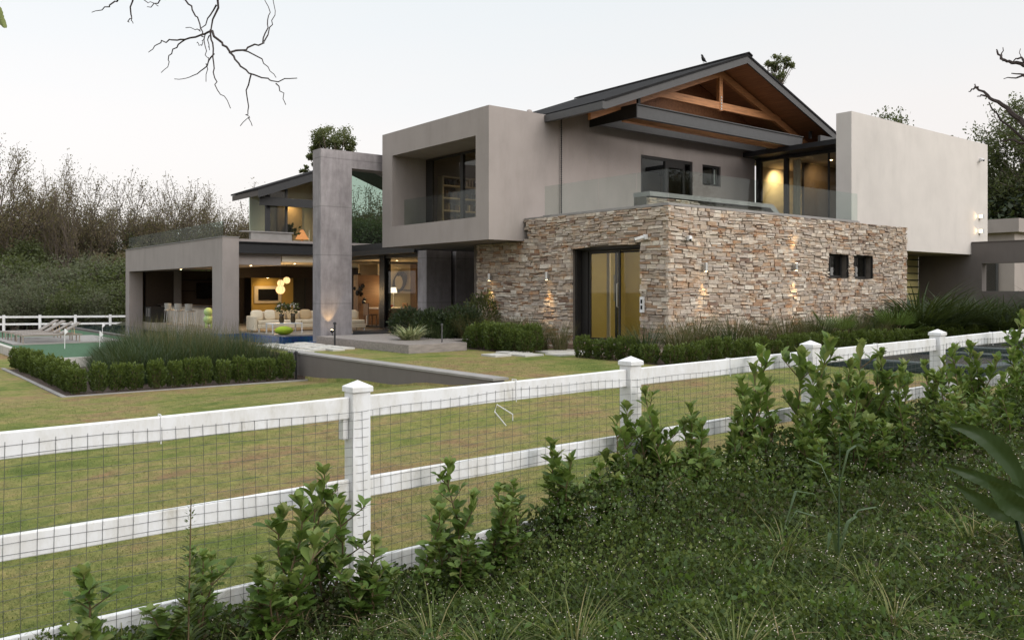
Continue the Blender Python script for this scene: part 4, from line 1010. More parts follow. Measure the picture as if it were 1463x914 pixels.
for (u, v, z, r, lb) in ((14.9, 34.6, .04, .20, 'lowest and largest of the three glowing pendant lamps over the sofa'), (15.6, 36.2, .33, .16, 'middle of the three glowing pendant lamps over the sofa'), (16.15, 36.8, .47, .16, 'highest of the three glowing pendant lamps over the sofa')):
    t = thing('pendant_lamp', lb, 'pendant lamp', (u, v, z), 'pendant lamps over the sofa')
    hp('lamp_shade', MB().ball((u, v, z), r, 16, 10, (1, 1, .95)), PL, t, smooth=True)
    cg = MB()
    for k in range(8):
        a = k * math.pi / 4; cg.tube([(u + (r + .006) * math.sin(b) * math.cos(a), v + (r + .006) * math.sin(b) * math.sin(a), z + .95 * (r + .006) * math.cos(b)) for b in np.linspace(.3, 2.8, 9)], .006, 4)
    hp('wire_cage', cg, 'tan', t); hp('cord', MB().tube([(u, v, z + r * .93), (u, v, 1.2)], .006, 5), 'steel', t)
    point(t, (u - r - .06, v - r - .1, z - .2), 26, size=.2)
def ceiling_spot(u, v, z, lb, pw=0, to=None):
    t = thing('downlight', lb, 'downlight', (u, v, z), 'recessed downlights')
    hp('trim', MB().lathe((u, v, z), [(.07, -.006), (.07, 0)], 14), 'vinyl', t); hp('lens', MB().lathe((u, v, z - .008), [(.045, -.003), (.045, 0)], 12), 'lamp_spot', t)
    if pw: spot(t, (u, v, z - .03), to or (u, v, z - 1), pw, 120, (1, .86, .60) if 'ochre room' in lb else (1, .7, .34), .9, .05)
ceiling_spot(16.0, 35.6, 1.2, 'downlight in the beige terrace ceiling left of the tower', 60)
ceiling_spot(13.6, 34.6, 1.05, 'downlight in the grey soffit right of the left column', 40)
ceiling_spot(13.5, 37.2, 1.05, 'downlight over the bar counter, right one', 130)
ceiling_spot(13.4, 43.2, 1.05, 'downlight over the bar counter, left one', 130)
ceiling_spot(16.4, 39.6, .62 - .002, 'hidden downlight washing the ochre television wall', 50, (16.8, 40.6, -.6))
ceiling_spot(29.6, 19.6, 4.93, 'left downlight in the glazed upper room beside the pale wing', 190, (30.0, 20.5, 3.6))
ceiling_spot(29.4, 17.5, 4.93, 'right downlight in the glazed upper room beside the pale wing', 110, (30, 18.5, 3.6))
ceiling_spot(16.3, 36.5, 4.2, 'downlight lighting the niche of the far upper room', 55, (16.3, 37, 3.0))
ceiling_spot(17.6, 23.8, 4.9, 'downlight inside the room of the cantilevered box', 110)
ceiling_spot(19.0, 31.8, 1.3, 'bright downlight in the living room beside the tower', 170)
ceiling_spot(18.6, 16.2, 1.32, 'downlight in the ochre room behind the sliding door', 90)
ceiling_spot(31, 15.9, 1.37, 'downlight in the porch soffit at the ochre garage door', 26, (31, 16.6, -.3))
t = thing('wall_sconce', 'small glowing sconce just right of the left terrace column', 'wall lamp', (14.5, 41.4, .3)); hp('lamp_shade', MB().lathe((14.6, 41.4, .15), [(.09, 0), (.11, .2), (.07, .34)], 12), 'pendant', t); hp('bracket', MB().box(14.55, 14.65, 41.45, 41.5, .2, .4), 'steel', t); point(t, (14.5, 41.1, .1), 14)
# living-room furniture
t = thing('table_lamp', 'lit table lamp deep inside the living room beside the tower', 'lamp', (19.3, 32.6, -.6)); hp('lamp_shade', MB().lathe((19.3, 32.6, -.1), [(.16, 0), (.11, .24)], 14), 'lamp_white', t); hp('base', MB().lathe((19.3, 32.6, -.75), [(.09, 0), (.05, .2), (.02, .64)], 10), 'chrome', t); point(t, (19.2, 32.3, .0), 34)
t = thing('dining_table', 'pale dining table inside the living room', 'table', (18.6, 31.6, -1.5)); hp('tabletop', MB().box(17.9, 19.2, 30.9, 32.6, -.78, -.73), 'counter', t)
for a in (17.95, 19.15):
    for b in (30.95, 32.55): hp('leg', MB().box(a - .03, a + .03, b - .03, b + .03, -1.5, -.78), 'counter', t)
for (u, v, lb) in ((17.75, 30.6, 'nearest the glass at the left end'), (17.75, 31.9, 'nearest the glass at the far end'), (19.45, 31.0, 'on the inner side, nearer'), (19.45, 32.2, 'on the inner side, further back')):
    t = thing('dining_chair', 'dark dining chair at the pale living-room table, ' + lb, 'chair', (u, v, -1.5), 'dining chairs inside the living room'); s_ = 1 if u > 18 else -1
    hp('seat', MB().box(u - .22, u + .22, v - .22, v + .22, -1.06, -1.01), 'timber_dark', t); hp('backrest', MB().box(u + (.18 if s_ > 0 else -.22), u + (.22 if s_ > 0 else -.18), v - .21, v + .21, -1.0, -.55), 'timber_dark', t)
    for a in (-.19, .19):
        for b in (-.19, .19): hp('leg', MB().box(u + a - .02, u + a + .02, v + b - .02, v + b + .02, -1.5, -1.06), 'timber_dark', t)
solo('fruit_bowl', MB().lathe((18.5, 31.6, -.73), [(.07, 0), (.10, .02), (.20, .11), (.18, .11)], 16), M['red'], 'red bowl standing on the living-room dining table', 'bowl')
t = thing('armchair', 'dark armchair with red cushions inside the living room', 'armchair', (18.6, 28.4, -1.5)); hp('seat', MB().box(18.1, 19.1, 27.7, 29.0, -1.4, -1.05), 'red', t, bevel=.05); hp('backrest', MB().box(19.0, 19.25, 27.6, 29.1, -1.4, -.55), 'darkwood', t, bevel=.05); hp('armrest', MB().box(18.1, 19.0, 29.0, 29.15, -1.4, -.8), 'darkwood', t)
cushion((18.85, 28.3, -.8), .5, .4, 'tan', 'brown cushion on the dark living-room armchair', R(90))
t = thing('wall_art', 'dark twisted wreath sculpture on the living-room back wall', 'sculpture', (19.95, 33.2, .3))
ring = MB()
for k in range(5):
    pts = [(19.95 + (.24 + .03 * k) * math.cos(a), 33.24 - .02 * k, .38 + (.34 + .03 * k) * math.sin(a + .1 * k)) for a in np.linspace(0, 2 * math.pi, 20)]; ring.tube(pts, .025, 5)
hp('ring', ring, 'darkwood', t); hp('bracket', MB().box(19.9, 20.0, 33.25, 33.295, .66, .8), 'steel', t)
scu = MB()
for k in range(26):
    a = RNG.normal(size=3); scu.ball((17.9 + .1 * a[0], 33.05 + .12 * a[1], -.0 + .42 * a[2] * .6), RNG.uniform(.07, .14), 6, 5)
t = thing('leaf_sculpture', 'black leafy sculpture standing inside just right of the concrete tower', 'sculpture', (17.9, 33.0, -1.5)); hp('body', scu, 'black', t); hp('stand', MB().tube([(17.9, 33.05, -1.5), (17.9, 33.05, -.4)], .05, 8), 'black', t)
t = thing('sideboard', 'brown sideboard inside the living room', 'sideboard', (19.7, 32.6, -1.5)); hp('cabinet', MB().box(18.96, 20.5, 32.3, 32.95, -1.4, -.76), 'darkwood', t); hp('leg', MB().box(19.0, 19.1, 32.4, 32.5, -1.5, -1.4).box(20.3, 20.4, 32.4, 32.5, -1.5, -1.4), 'darkwood', t)
solo('bolster_cushion', MB().ball((17.3, 15.25, -1.1), .32, 16, 10, (1, 1.1, .9)), M['cream'], 'cream round cushion seen through the right pane of the sliding door', 'cushion', smooth=True)
solo('footstool', MB().lathe((17.35, 15.25, -1.45), [(.36, 0), (.40, .05), (.40, .16), (.34, .2)], 18), M['counter'], 'grey round footstool under the cushion behind the sliding door', 'footstool', smooth=True)
# upper terrace room ornaments
t = thing('table_lamp', 'orange cone lamp in the far upper room left of the tower', 'lamp', (15.85, 34.7, 2.2)); hp('lamp_shade', MB().lathe((16.35, 35.6, 2.3), [(.3, 0), (.06, .42)], 16), emit('orange_lamp_glow', (1, .42, .16), .9), t); hp('base', MB().lathe((16.35, 35.6, 2.1), [(.12, 0), (.04, .2)], 10), 'tan', t); point(t, (16.2, 35.3, 2.4), 8)
t = thing('fan_ornament', 'pale round fan ornament in the far upper room beside the tower', 'ornament', (16.5, 35.2, 2.1)); hp('disc', MB().lathe((0, 0, 0), [(.001, -.012), (.24, -.01), (.24, .01), (.001, .012)], 20), 'vinyl', t); t.children[0].rotation_euler = (R(80), R(20), 0); t.children[0].location = (.05, .1, .62); hp('stem', MB().tube([(16.5, 35.2, 2.1), (16.55, 35.3, 2.7)], .012, 6), 'vinyl', t)
t = thing('potted_plant', 'dark potted plant in the far upper room', 'plant', (15.7, 35.5, 2.1)); hp('pot', MB().lathe((15.7, 35.5, 2.1), [(.12, 0), (.16, .3)], 12), 'steel', t)
n = 90; dr_ = rdir(n, 1.0, .6); pos = np.array([15.7, 35.5, 2.4]) + dr_ * .17; soup('foliage', LEAFD_V, LEAFD_F, pos, frames(dr_, np.full(n, .22), RNG.uniform(0, 6, n)), M['lf_dark'], RNG.random(n), t)

# ------------------------------------------------------------------ sun loungers and golf flags
def lounger():
    t = thing('sun_lounger', None, 'sun lounger', (0, 0, 0), 'sun loungers beside the putting green')
    f_ = MB().box(0, 2.0, -.33, -.29, .25, .28).box(0, 2.0, .29, .33, .25, .28).box(0, .04, -.29, .29, .25, .28).box(1.96, 2.0, -.29, .29, .25, .28)
    hp('frame', f_, 'lounge_frame', t)
    for a in (.06, 1.9):
        for b in (-.31, .31): hp('leg', MB().box(a - .02, a + .02, b - .02, b + .02, 0, .24), 'lounge_frame', t)
    s_ = MB()
    for k in range(13): s_.box(.05 + k * .095, .05 + k * .095 + .08, -.287, .287, .285, .305)
    hp('seat', s_, M['lounge_fab'], t)
    b_ = MB(); rt = Matrix.Rotation(R(-32), 3, 'Y')
    for k in range(8): b_.cbox(Vector((1.30, 0, .31)) + rt @ Vector((.045 + k * .095, 0, 0)), (.08, .58, .02), rt)
    for y in (-.27, .27): b_.cbox(Vector((1.30, y, .29)) + rt @ Vector((.38, 0, 0)), (.78, .03, .02), rt)
    hp('backrest', b_, M['lounge_fab'], t)
    hp('prop', MB().tube([(1.75, -.25, .27), (1.72, -.25, .52)], .012, 5).tube([(1.75, .25, .27), (1.72, .25, .52)], .012, 5), 'tan', t)
    return t
M['lounge_frame'] = plain('taupe_powder_coated_frame', (.22, .18, .15), .6)
M['lounge_fab'] = plain('taupe_sling_fabric', (.26, .23, .21), .8, 0, .08)
l0 = lounger(); ls = []
for i, v in enumerate((35.1, 36.2, 37.4, 38.6)):
    o = l0 if i == 0 else copy_tree(l0); o.location = (5.2 - .03 * i, v, -1.90); o.rotation_euler = (0, 0, RNG.uniform(-.08, .08)); ls.append(o)
for o, lb in zip(ls, ('nearest the camera in the row of slatted loungers beside the putting green', 'second nearest of the slatted loungers in the row of four', 'third slatted lounger back in the row of four', 'furthest back of the four slatted loungers')):
    o['label'] = 'taupe sun lounger ' + lb
for (u, v, lb) in ((6.0, 31.6, 'small white golf flag on the putting green in front of the loungers'), (6.5, 29.0, 'small white golf flag at the near edge of the putting green, by the reeds'), (8.3, 36.6, 'small white golf flag at the right end of the loungers')):
    t = thing('golf_flag', lb, 'golf flag', (u, v, -1.95), 'golf flags on the putting green')
    hp('pole', MB().tube([(u, v, -1.95), (u, v, -1.28)], .011, 6), 'vinyl', t)
    hp('flag', MB().add([(u, v, -1.28), (u + .012, v, -1.28), (u + .10, v - .05, -1.38), (u + .012, v, -1.48), (u, v, -1.48), (u + .09, v - .04, -1.38)], [(0, 1, 2, 5), (1, 3, 2), (3, 4, 5, 2), (0, 5, 4)]), 'vinyl', t)
# ------------------------------------------------------------------ trees
def rv3(rn): return Vector((rn.gauss(0, 1), rn.gauss(0, 1), rn.gauss(0, 1)))
def grow(mb, rn, p, d, ln, r, depth, maxd, P, tips, sides=6):
    n = 4 if depth < 2 else 3; pts = [p.copy()]; rad = [r]
    dd = d.copy()
    for i in range(n):
        dd = (dd + rv3(rn) * P['wob'] + Vector((0, 0, P['up'] * (1 if depth else .3)))).normalized()
        p = p + dd * ln / n; pts.append(p.copy()); rad.append(max(P['rmin'], r * (1 - (1 - P['taper']) * (i + 1) / n)))
    mb.tube(pts, rad, max(3, sides - depth), False)
    if depth >= maxd - 1:
        for q in pts[1:]: tips.append((q, dd, depth))
    if depth >= maxd: return
    k = rn.choice(P['kids'][min(depth, len(P['kids']) - 1)])
    for c in range(k):
        t = rn.uniform(P['from'] if depth == 0 else .25, 1.0) if c else 1.0
        i = min(n, max(1, int(round(t * n)))); q = pts[i]
        ax = rv3(rn); ax = (ax - dd * ax.dot(dd)).normalized()
        sp = P['spread'] * rn.uniform(.6, 1.3)
        nd = (dd * math.cos(sp) + ax * math.sin(sp)).normalized()
        grow(mb, rn, q, nd, ln * rn.uniform(*P['len']), rad[i] * P['rk'], depth + 1, maxd, P, tips, sides)
def tree_proto(name, seed, h, r, P, maxd, leaf, nleaf, lsize, lspread, bark, tv=CLUMP_V, tf=CLUMP_F, trunk_frac=.4, stems=1, flat=1.0):
    rn = random.Random(seed); mb = MB(); tips = []
    t = thing(name, None, 'tree', (0, 0, 0))
    for s in range(stems):
        d = Vector((rn.gauss(0, .10) * (1 if stems == 1 else 2.2), rn.gauss(0, .10) * (1 if stems == 1 else 2.2), 1)).normalized()
        grow(mb, rn, Vector((rn.gauss(0, .25) * (stems > 1), rn.gauss(0, .25) * (stems > 1), -.4)), d, h * trunk_frac, r, 0, maxd, P, tips)
    mb.build('trunk', M[bark], t)
    if nleaf:
        idx = RNG.integers(0, len(tips), nleaf)
        base = np.array([tips[i][0][:] for i in idx]); pos = base + RNG.normal(size=(nleaf, 3)) * np.array([lspread, lspread, lspread * flat])
        dr = rdir(nleaf, .25)
        clump = np.array([hash(int(i) // 7) % 1000 / 1000 for i in idx])
        rnd = np.clip(.6 * clump + .4 * RNG.random(nleaf), 0, 1)
        soup('crown', tv, tf, pos, frames(dr, RNG.uniform(.6, 1.4, nleaf) * lsize, RNG.uniform(0, 6, nleaf)), M[leaf], rnd, t)
    return t
BARE = dict(wob=.15, up=.13, taper=.60, rmin=.017, kids=[(7, 8), (4, 5), (4,), (3, 4)], spread=.46, len=(.55, .8), rk=.62, **{'from': .35})
FULL = dict(wob=.2, up=.05, taper=.6, rmin=.02, kids=[(5, 6), (4, 5), (3, 4), (3,)], spread=.72, len=(.5, .78), rk=.6, **{'from': .4})
GUM = dict(wob=.22, up=.04, taper=.65, rmin=.02, kids=[(4, 5), (3, 4), (3, 4), (3,)], spread=.62, len=(.55, .85), rk=.62, **{'from': .5})
M['bark_tree'] = plain('grey_brown_tree_bark', (.085, .066, .052), .9, 0, .3, 8, .5)
protos = {
 'bare1': tree_proto('bare_topped_tree', 1, 13, .26, BARE, 4, 'lf_brown', 7500, .13, .24, 'bark_tree', LEAFD_V, LEAFD_F, trunk_frac=.36),
 'bare2': tree_proto('bare_topped_tree', 2, 13, .24, BARE, 4, 'lf_brown', 5500, .13, .22, 'bark_tree', LEAFD_V, LEAFD_F, trunk_frac=.40),
 'bare3': tree_proto('bare_topped_tree', 5, 13, .24, BARE, 4, 'lf_brown', 12000, .14, .28, 'bark_tree', LEAFD_V, LEAFD_F, trunk_frac=.36),
 'full1': tree_proto('leafy_tree', 11, 12, .26, FULL, 4, 'lf_green', 26000, .19, .36, 'bark', LEAFD_V, LEAFD_F, trunk_frac=.34),
 'full2': tree_proto('leafy_tree', 12, 12, .26, FULL, 4, 'lf_brown', 22000, .18, .34, 'bark', LEAFD_V, LEAFD_F, trunk_frac=.34),
 'olive': tree_proto('olive_shrub', 21, 5.2, .10, dict(FULL, spread=.5, up=.1), 3, 'lf_olive', 20000, .17, .26, 'bark', [(0, 0, 0), (.12, .4, .03), (0, 1, -.04), (-.12, .4, .03)], LEAFD_F, trunk_frac=.38, stems=6),
 'olive2': tree_proto('olive_shrub', 22, 5.2, .10, dict(FULL, spread=.55, up=.06), 3, 'lf_green', 16000, .15, .32, 'bark', LEAFD_V, LEAFD_F, trunk_frac=.36, stems=6),
 'gum': tree_proto('gum_tree', 31, 13, .30, GUM, 4, 'lf_green', 17000, .16, .26, 'bark_pale', LEAFD_V, LEAFD_F, trunk_frac=.40),
 'dark': tree_proto('dark_evergreen', 51, 8, .2, dict(FULL, up=.06), 4, 'lf_dark', 26000, .17, .34, 'bark', LEAFD_V, LEAFD_F, trunk_frac=.3, stems=2),
}
used = set()
def top_of(t):
    return max(c.bound_box[i][2] for c in t.children for i in range(8))
TOPS = {k: top_of(t) for k, t in protos.items()}
def put_tree(kind, px, k, ytop, label=None, group=None, rz=None, zb=None, wide=1.0):
    """a tree standing on the ground at bearing px and depth k, whose top reaches the height that shows at row ytop"""
    u, v = ray(px, k); z = float(gz(u, v)) if zb is None else zb
    h = (415 - ytop) * k / 1210 - z
    o = protos[kind] if kind not in used else copy_tree(protos[kind]); used.add(kind)
    s = h / TOPS[kind]; o.location = (u, v, z - .1); o.scale = (s * wide, s * wide, s); o.rotation_euler = (0, 0, RNG.uniform(0, 6.28) if rz is None else rz)
    if label: o['label'] = label
    o['category'] = 'shrub' if 'olive' in kind else 'tree'
    if group: o['group'] = group
    return o
wood = []
for (kind, px, k, yt, wd) in (('bare3', -60, 74, 190, 1), ('bare1', 8, 72, 188, 1), ('bare3', 40, 76, 200, .9), ('bare2', 62, 79, 206, .8), ('bare2', 98, 70, 214, .62), ('bare3', 128, 84, 258, 1), ('bare1', 152, 78, 236, 1),
        ('bare3', 186, 86, 250, 1), ('bare1', 210, 80, 238, 1), ('bare2', 240, 84, 246, 1), ('bare1', 270, 78, 254, 1), ('bare3', 304, 82, 250, 1), ('bare2', 330, 86, 258, 1), ('bare1', 356, 84, 258, .9), ('bare3', 396, 88, 258, .9), ('bare1', 432, 94, 272, 1), ('bare3', 468, 96, 270, 1), ('bare3', 508, 92, 246, 1.1), ('full2', 536, 88, 252, 1.1), ('bare1', 552, 96, 250, 1), ('full1', 515, 84, 292, 1.3), ('full1', 548, 82, 296, 1.3), ('full2', 492, 86, 270, 1.1),  # trees ending this line are added to stand in for upper-glass reflections
        ('bare3', 20, 88, 240, 1.2), ('bare1', 85, 94, 262, 1.2), ('bare3', 225, 98, 275, 1.3), ('bare3', 375, 100, 275, 1.3), ('bare1', 160, 102, 270, 1.3), ('bare1', 300, 104, 280, 1.3),
        ('full2', -20, 80, 300, 1.3), ('full2', 60, 84, 318, 1.3), ('full1', 120, 78, 330, 1.3), ('full2', 180, 76, 318, 1.2), ('full1', 235, 80, 322, 1.3), ('full2', 290, 78, 318, 1.2), ('full1', 345, 86, 320, 1.3), ('full2', 405, 90, 318, 1.3), ('full1', 20, 70, 330, 1.2), ('full2', 140, 68, 342, 1.2), ('full1', 460, 90, 325, 1.3)):
    wood.append(put_tree(kind, px, k, yt, group='trees of the wood behind the paddock fence', wide=wd))
order_labels(wood, '{} tree from the left in the brownish wood behind the paddock fence')
shr = []
for (kind, px, k, yt, wd) in (('olive', -45, 58, 358, 1.2), ('olive2', 2, 62, 350, 1.1), ('olive', 36, 57, 384, 1.25), ('olive', 70, 60, 362, 1.1), ('olive2', 108, 58, 392, 1.3), ('olive', 132, 62, 344, 1.1), ('olive2', 172, 60, 360, 1.2), ('olive2', 205, 64, 355, 1.2), ('olive', 12, 55.5, 402, 1.2), ('olive', 140, 56.5, 400, 1.2), ('olive2', 88, 56, 410, 1.2), ('olive2', 165, 57, 395, 1.2)):
    shr.append(put_tree(kind, px, k, yt, group='willowy shrubs behind the paddock fence', wide=wd))
order_labels(shr, '{} bushy olive-grey shrub from the left behind the paddock fence')
def cloud_tree(name, lb, px, k, pads, leaf, n, ls, seed):
    # pads: (px, py, width px, height px) read off as real sizes at the tree's own distance
    u, v = ray(px, k); z = float(gz(u, v)); t = thing(name, lb, 'tree', (u, v, z)); rn = np.random.default_rng(seed); rr = random.Random(seed)
    rgt = np.array([.782, -.624, 0]); fw = np.array([.6237, .7816, 0]); mb = MB(); pos = []; rd = []
    hub = Vector((u, v, (415 - max(p[1] + p[3] for p in pads)) * k / 1210 - .6)); mb.tube([(u, v, z - .3), (u + .2, v, z + (hub.z - z) * .5), hub], [.28, .2, .13], 7)
    for (x, y, w_, h_) in pads:
        c = np.array([u, v, 0]) + rgt * ((x - px) * k / 1210) + fw * rr.uniform(-1, 1); c[2] = (415 - y) * k / 1210; rx, rz = w_ * k / 2420, h_ * k / 2420
        m_ = int(n * w_ * h_ / sum(p[2] * p[3] for p in pads)); nc = max(6, int(14 * w_ * h_ / 900)); q = rn.normal(size=(nc, 3)); q /= np.linalg.norm(q, axis=1, keepdims=True); q *= rn.uniform(.45, 1, (nc, 1))
        ce = c + (q[:, :1] * rgt + q[:, 1:2] * fw) * rx + q[:, 2:] * np.array([0, 0, 1]) * rz
        for e_ in ce: mid = hub.lerp(Vector(e_), .55) + Vector((0, 0, -.25)); mb.tube([hub, mid, Vector(e_)], [.07, .04, .015], 4, False)
        i = rn.integers(0, nc, m_); pos.append(ce[i] + rn.normal(size=(m_, 3)) * np.array([.30, .30, .22]) * min(1.3, rx * .42)); rd.append(np.clip(.72 + .3 * q[i, 2] + rn.normal(0, .18, m_), 0, 1))
    mb.build('trunk', M['bark_pale'], t); pos = np.concatenate(pos); m_ = len(pos)
    soup('crown', LEAFD_V, LEAFD_F, pos, frames(rdir(m_, .2), rn.uniform(.6, 1.4, m_) * ls, rn.uniform(0, 6, m_)), M[leaf], np.concatenate(rd), t)
cloud_tree('round_crowned_tree', 'round-crowned green tree rising behind the concrete tower', 478, 62, [(476, 200, 62, 34), (452, 214, 26, 26), (494, 212, 32, 26), (470, 222, 40, 22), (433, 241, 15, 12), (447, 232, 16, 16)], 'lf_green', 9000, .15, 3)
cloud_tree('gum_tree', 'gum tree whose crown shows just right of the gable peak', 1096, 60, [(1108, 92, 36, 20), (1122, 100, 22, 14), (1095, 100, 26, 24), (1104, 116, 40, 20)], 'lf_green', 3800, .13, 4)
put_tree('gum', 1183, 66, 168, 'distant gum tree barely showing above the right roof slope', wide=.5, rz=2.2)
put_tree('gum', 1332, 54, 150, 'loose gum tree furthest left behind the pale wing wall', wide=.7, rz=2.9)
put_tree('gum', 1342, 50, 142, 'loose gum tree behind the right end of the pale wing wall, left one', wide=1.05, rz=2.4)
put_tree('gum', 1432, 56, 142, 'loose gum tree at the right edge of the picture behind the outbuilding', wide=1.05, rz=4.0)
put_tree('gum', 1376, 54, 146, 'middle gum tree of the three behind the pale wing wall', wide=1.1, rz=5.1)
put_tree('dark', 1432, 52, 236, 'dark evergreen directly behind the outbuilding roof, left one', wide=1.2)
put_tree('dark', 1478, 50, 222, 'dark evergreen at the right edge behind the outbuilding', wide=1.2)
put_tree('full1', 1500, 60, 215, 'leafy tree standing furthest right behind the dark evergreens', wide=1.0)
# garden trees on the bank behind the photographer: they shade the bank and show as reflections in the balcony glass
for (kind, u, v, h, lb) in (('bare2', -1.5, -11, 11, 'bare tree on the bank behind the viewpoint, reflected in the terrace door'), ('full2', 22, -14, 11, 'brownish tree further along the bank behind the viewpoint'), ('bare1', 16, -20, 13, 'tall bare-topped tree standing far back behind the viewpoint'), ('full2', -16, 2, 9, 'brownish tree on the bank far left of the viewpoint'), ('bare3', 30, -14, 12, 'bare-topped tree far along the bank behind the viewpoint, reflected in the balcony glass'), ('full1', 38, -20, 13, 'leafy tree far along the bank behind the viewpoint'), ('bare1', 46, -16, 13, 'bare-topped tree at the far end of the bank behind the viewpoint'), ('full2', 56, -22, 14, 'brownish tree at the far end of the bank behind the viewpoint'), ('bare3', 3, -22, 13, 'bare-topped tree deep behind the viewpoint on the left'), ('full2', -10, -20, 13, 'brownish tree deep behind the viewpoint on the left'), ('bare1', -22, 14, 12, 'bare-topped tree outside the left edge of the lawn'), ('full1', -26, 24, 12, 'leafy tree outside the left edge of the lawn'), ('bare3', -26, 36, 13, 'bare-topped tree far outside the left edge of the lawn')):
    o = copy_tree(protos[kind]); s = h / TOPS[kind]; o.location = (u, v, float(gz(u, v)) - .1); o.scale = (s,) * 3; o['label'] = lb; o['group'] = 'trees behind the viewpoint'; o['category'] = 'tree'
# bare tree beside the viewpoint whose drooping twigs hang into the top of the picture, and one at the right edge
def at(px, py, k): u, v = ray(px, k); return Vector((u, v, (415 - py) * k / 1210))
def twigs(mb, lines, k0, r0):
    for ln in lines:
        kk = k0 + ln[0]; pts = [at(px, py, kk + .10 * i * ln[1]) for i, (px, py) in enumerate(ln[3])]
        P = []
        for a, b in zip(pts[:-1], pts[1:]):
            for s in range(3): P.append(a.lerp(b, s / 3) + Vector(RNG.normal(size=3) * .006))
        P.append(pts[-1]); n = len(P)
        mb.tube(P, [max(.0022, r0 * ln[2] * (1 - .72 * i / n)) for i in range(n)], 5, False)
BT = thing('bare_tree', 'bare tree whose thin drooping twigs hang into the top left of the sky', 'tree', (-3.2, 1.2, -1.9))
tb = MB(); tb.tube([(-3.2, 1.2, -2.1), (-3.1, 1.2, 0), (-2.7, 1.5, 2.0), (-1.8, 2.2, 3.4), (-.4, 3.2, 4.0), (.6, 4.0, 3.6), tuple(at(322, -60, 5.0))], [.16, .14, .11, .07, .04, .022, .013], 8)
tb.tube([(-1.8, 2.2, 3.4), (-1.4, 2.0, 4.6), (-1.0, 2.6, 5.6)], [.06, .04, .015], 6).tube([(-2.7, 1.5, 2.0), (-3.6, 1.6, 3.4), (-4.2, 2.2, 4.8)], [.08, .05, .015], 6)
tb.tube([(-.4, 3.2, 4.0), tuple(at(200, -70, 5.2)), tuple(at(262, -40, 5.0))], [.03, .015, .008], 6)
tb.tube([tuple(at(200, -70, 5.2)), tuple(at(188, 0, 5.1))], [.012, .005], 5).tube([tuple(at(200, -70, 5.2)), tuple(at(170, 0, 5.2))], [.012, .005], 5).tube([tuple(at(200, -70, 5.2)), tuple(at(236, 0, 5.2))], [.012, .005], 5).tube([tuple(at(262, -40, 5.0)), tuple(at(262, 0, 4.9))], [.007, .004], 5).tube([tuple(at(322, -60, 5.0)), tuple(at(374, -20, 5.0)), tuple(at(373, 0, 5.0))], [.01, .006, .005], 5).tube([tuple(at(322, -60, 5.0)), tuple(at(390, 0, 5.1))], [.01, .004], 5)
hp('trunk', tb, 'bark', BT)
tw = MB()
twigs(tw, [
 (0, .1, 1.0, [(322, -60), (311, -5), (301, 43)]),
 (.02, -.6, .72, [(301, 43), (316, 60), (329, 74), (340, 90), (357, 104), (380, 112), (396, 116), (424, 112)]),
 (.02, .5, .6, [(329, 74), (348, 71), (370, 63), (379, 57), (382, 35), (384, 18), (376, -5)]),
 (0, .3, .4, [(379, 57), (386, 40), (393, 24), (390, -5)]),
 (-.1, -.5, .42, [(346, 71), (372, 83), (380, 96), (394, 111)]),
 (-.2, .4, .42, [(358, 105), (354, 130), (353, 158), (355, 168), (343, 180)]), (-.2, .2, .3, [(355, 168), (360, 180)]),
 (-.3, .3, .35, [(395, 117), (403, 136), (408, 150)]),
 (.02, .5, .62, [(301, 43), (288, 52), (264, 56), (248, 56), (230, 60), (222, 67), (212, 75)]),
 (.2, .5, .45, [(264, 56), (250, 68), (243, 82), (240, 92), (230, 104)]),
 (0, -.4, .5, [(301, 43), (302, 62), (304, 80), (305, 105), (307, 124), (320, 138), (329, 155)]),
 (0, .5, .42, [(304, 78), (295, 94), (280, 105), (265, 114), (249, 113)]), (.1, .3, .3, [(294, 92), (294, 117)]),
 (0, .4, .36, [(298, 48), (297, 62), (299, 72)]), (-.02, .3, .5, [(308, 5), (297, 30), (284, 44)]), (0, .3, .3, [(286, 44), (275, 42), (265, 40)]),
 (.1, -.4, .5, [(262, -5), (272, 10), (283, 28), (287, 44), (291, 60), (295, 78), (297, 88)]), (.1, .2, .3, [(292, 50), (290, 62), (285, 65), (281, 62)]),
 (.1, .3, .5, [(188, -5), (187, 20), (187, 30), (182, 31)]), (.1, .3, .3, [(187, 28), (190, 34)]),
 (.2, .4, .5, [(170, -3), (158, 7), (145, 13), (131, 18)]),
 (.2, .4, .5, [(240, -4), (225, 5), (210, 10)]), (.2, .4, .3, [(200, -4), (215, 3), (226, 9)])], 5.0, .011)
hp('branch', tw, 'twig', BT)
RT = thing('dead_tree', 'bare dead tree reaching grey limbs in from the right edge of the picture', 'tree', (*ray(1640, 24), -1.5))
b_ = MB(); tx, ty = ray(1640, 24)
b_.tube([(tx, ty, -1.7), tuple(at(1630, 330, 24)), tuple(at(1600, 240, 24)), tuple(at(1560, 180, 24)), tuple(at(1530, 60, 24)), tuple(at(1540, -60, 24))], [.34, .30, .26, .2, .12, .05], 8)
hp('trunk', b_, 'bark', RT)
tw = MB()
def limb(lines):
    for dk, r0, px in lines:
        pts = [at(a, b, 24 + dk + .12 * i) for i, (a, b) in enumerate(px)]; P = []
        for a, b in zip(pts[:-1], pts[1:]):
            for s in range(3): P.append(a.lerp(b, s / 3) + Vector(RNG.normal(size=3) * .018))
        P.append(pts[-1]); n = len(P); tw.tube(P, [max(.010, .66 * r0 * (1 - .8 * i / n)) for i in range(n)], 5, False)
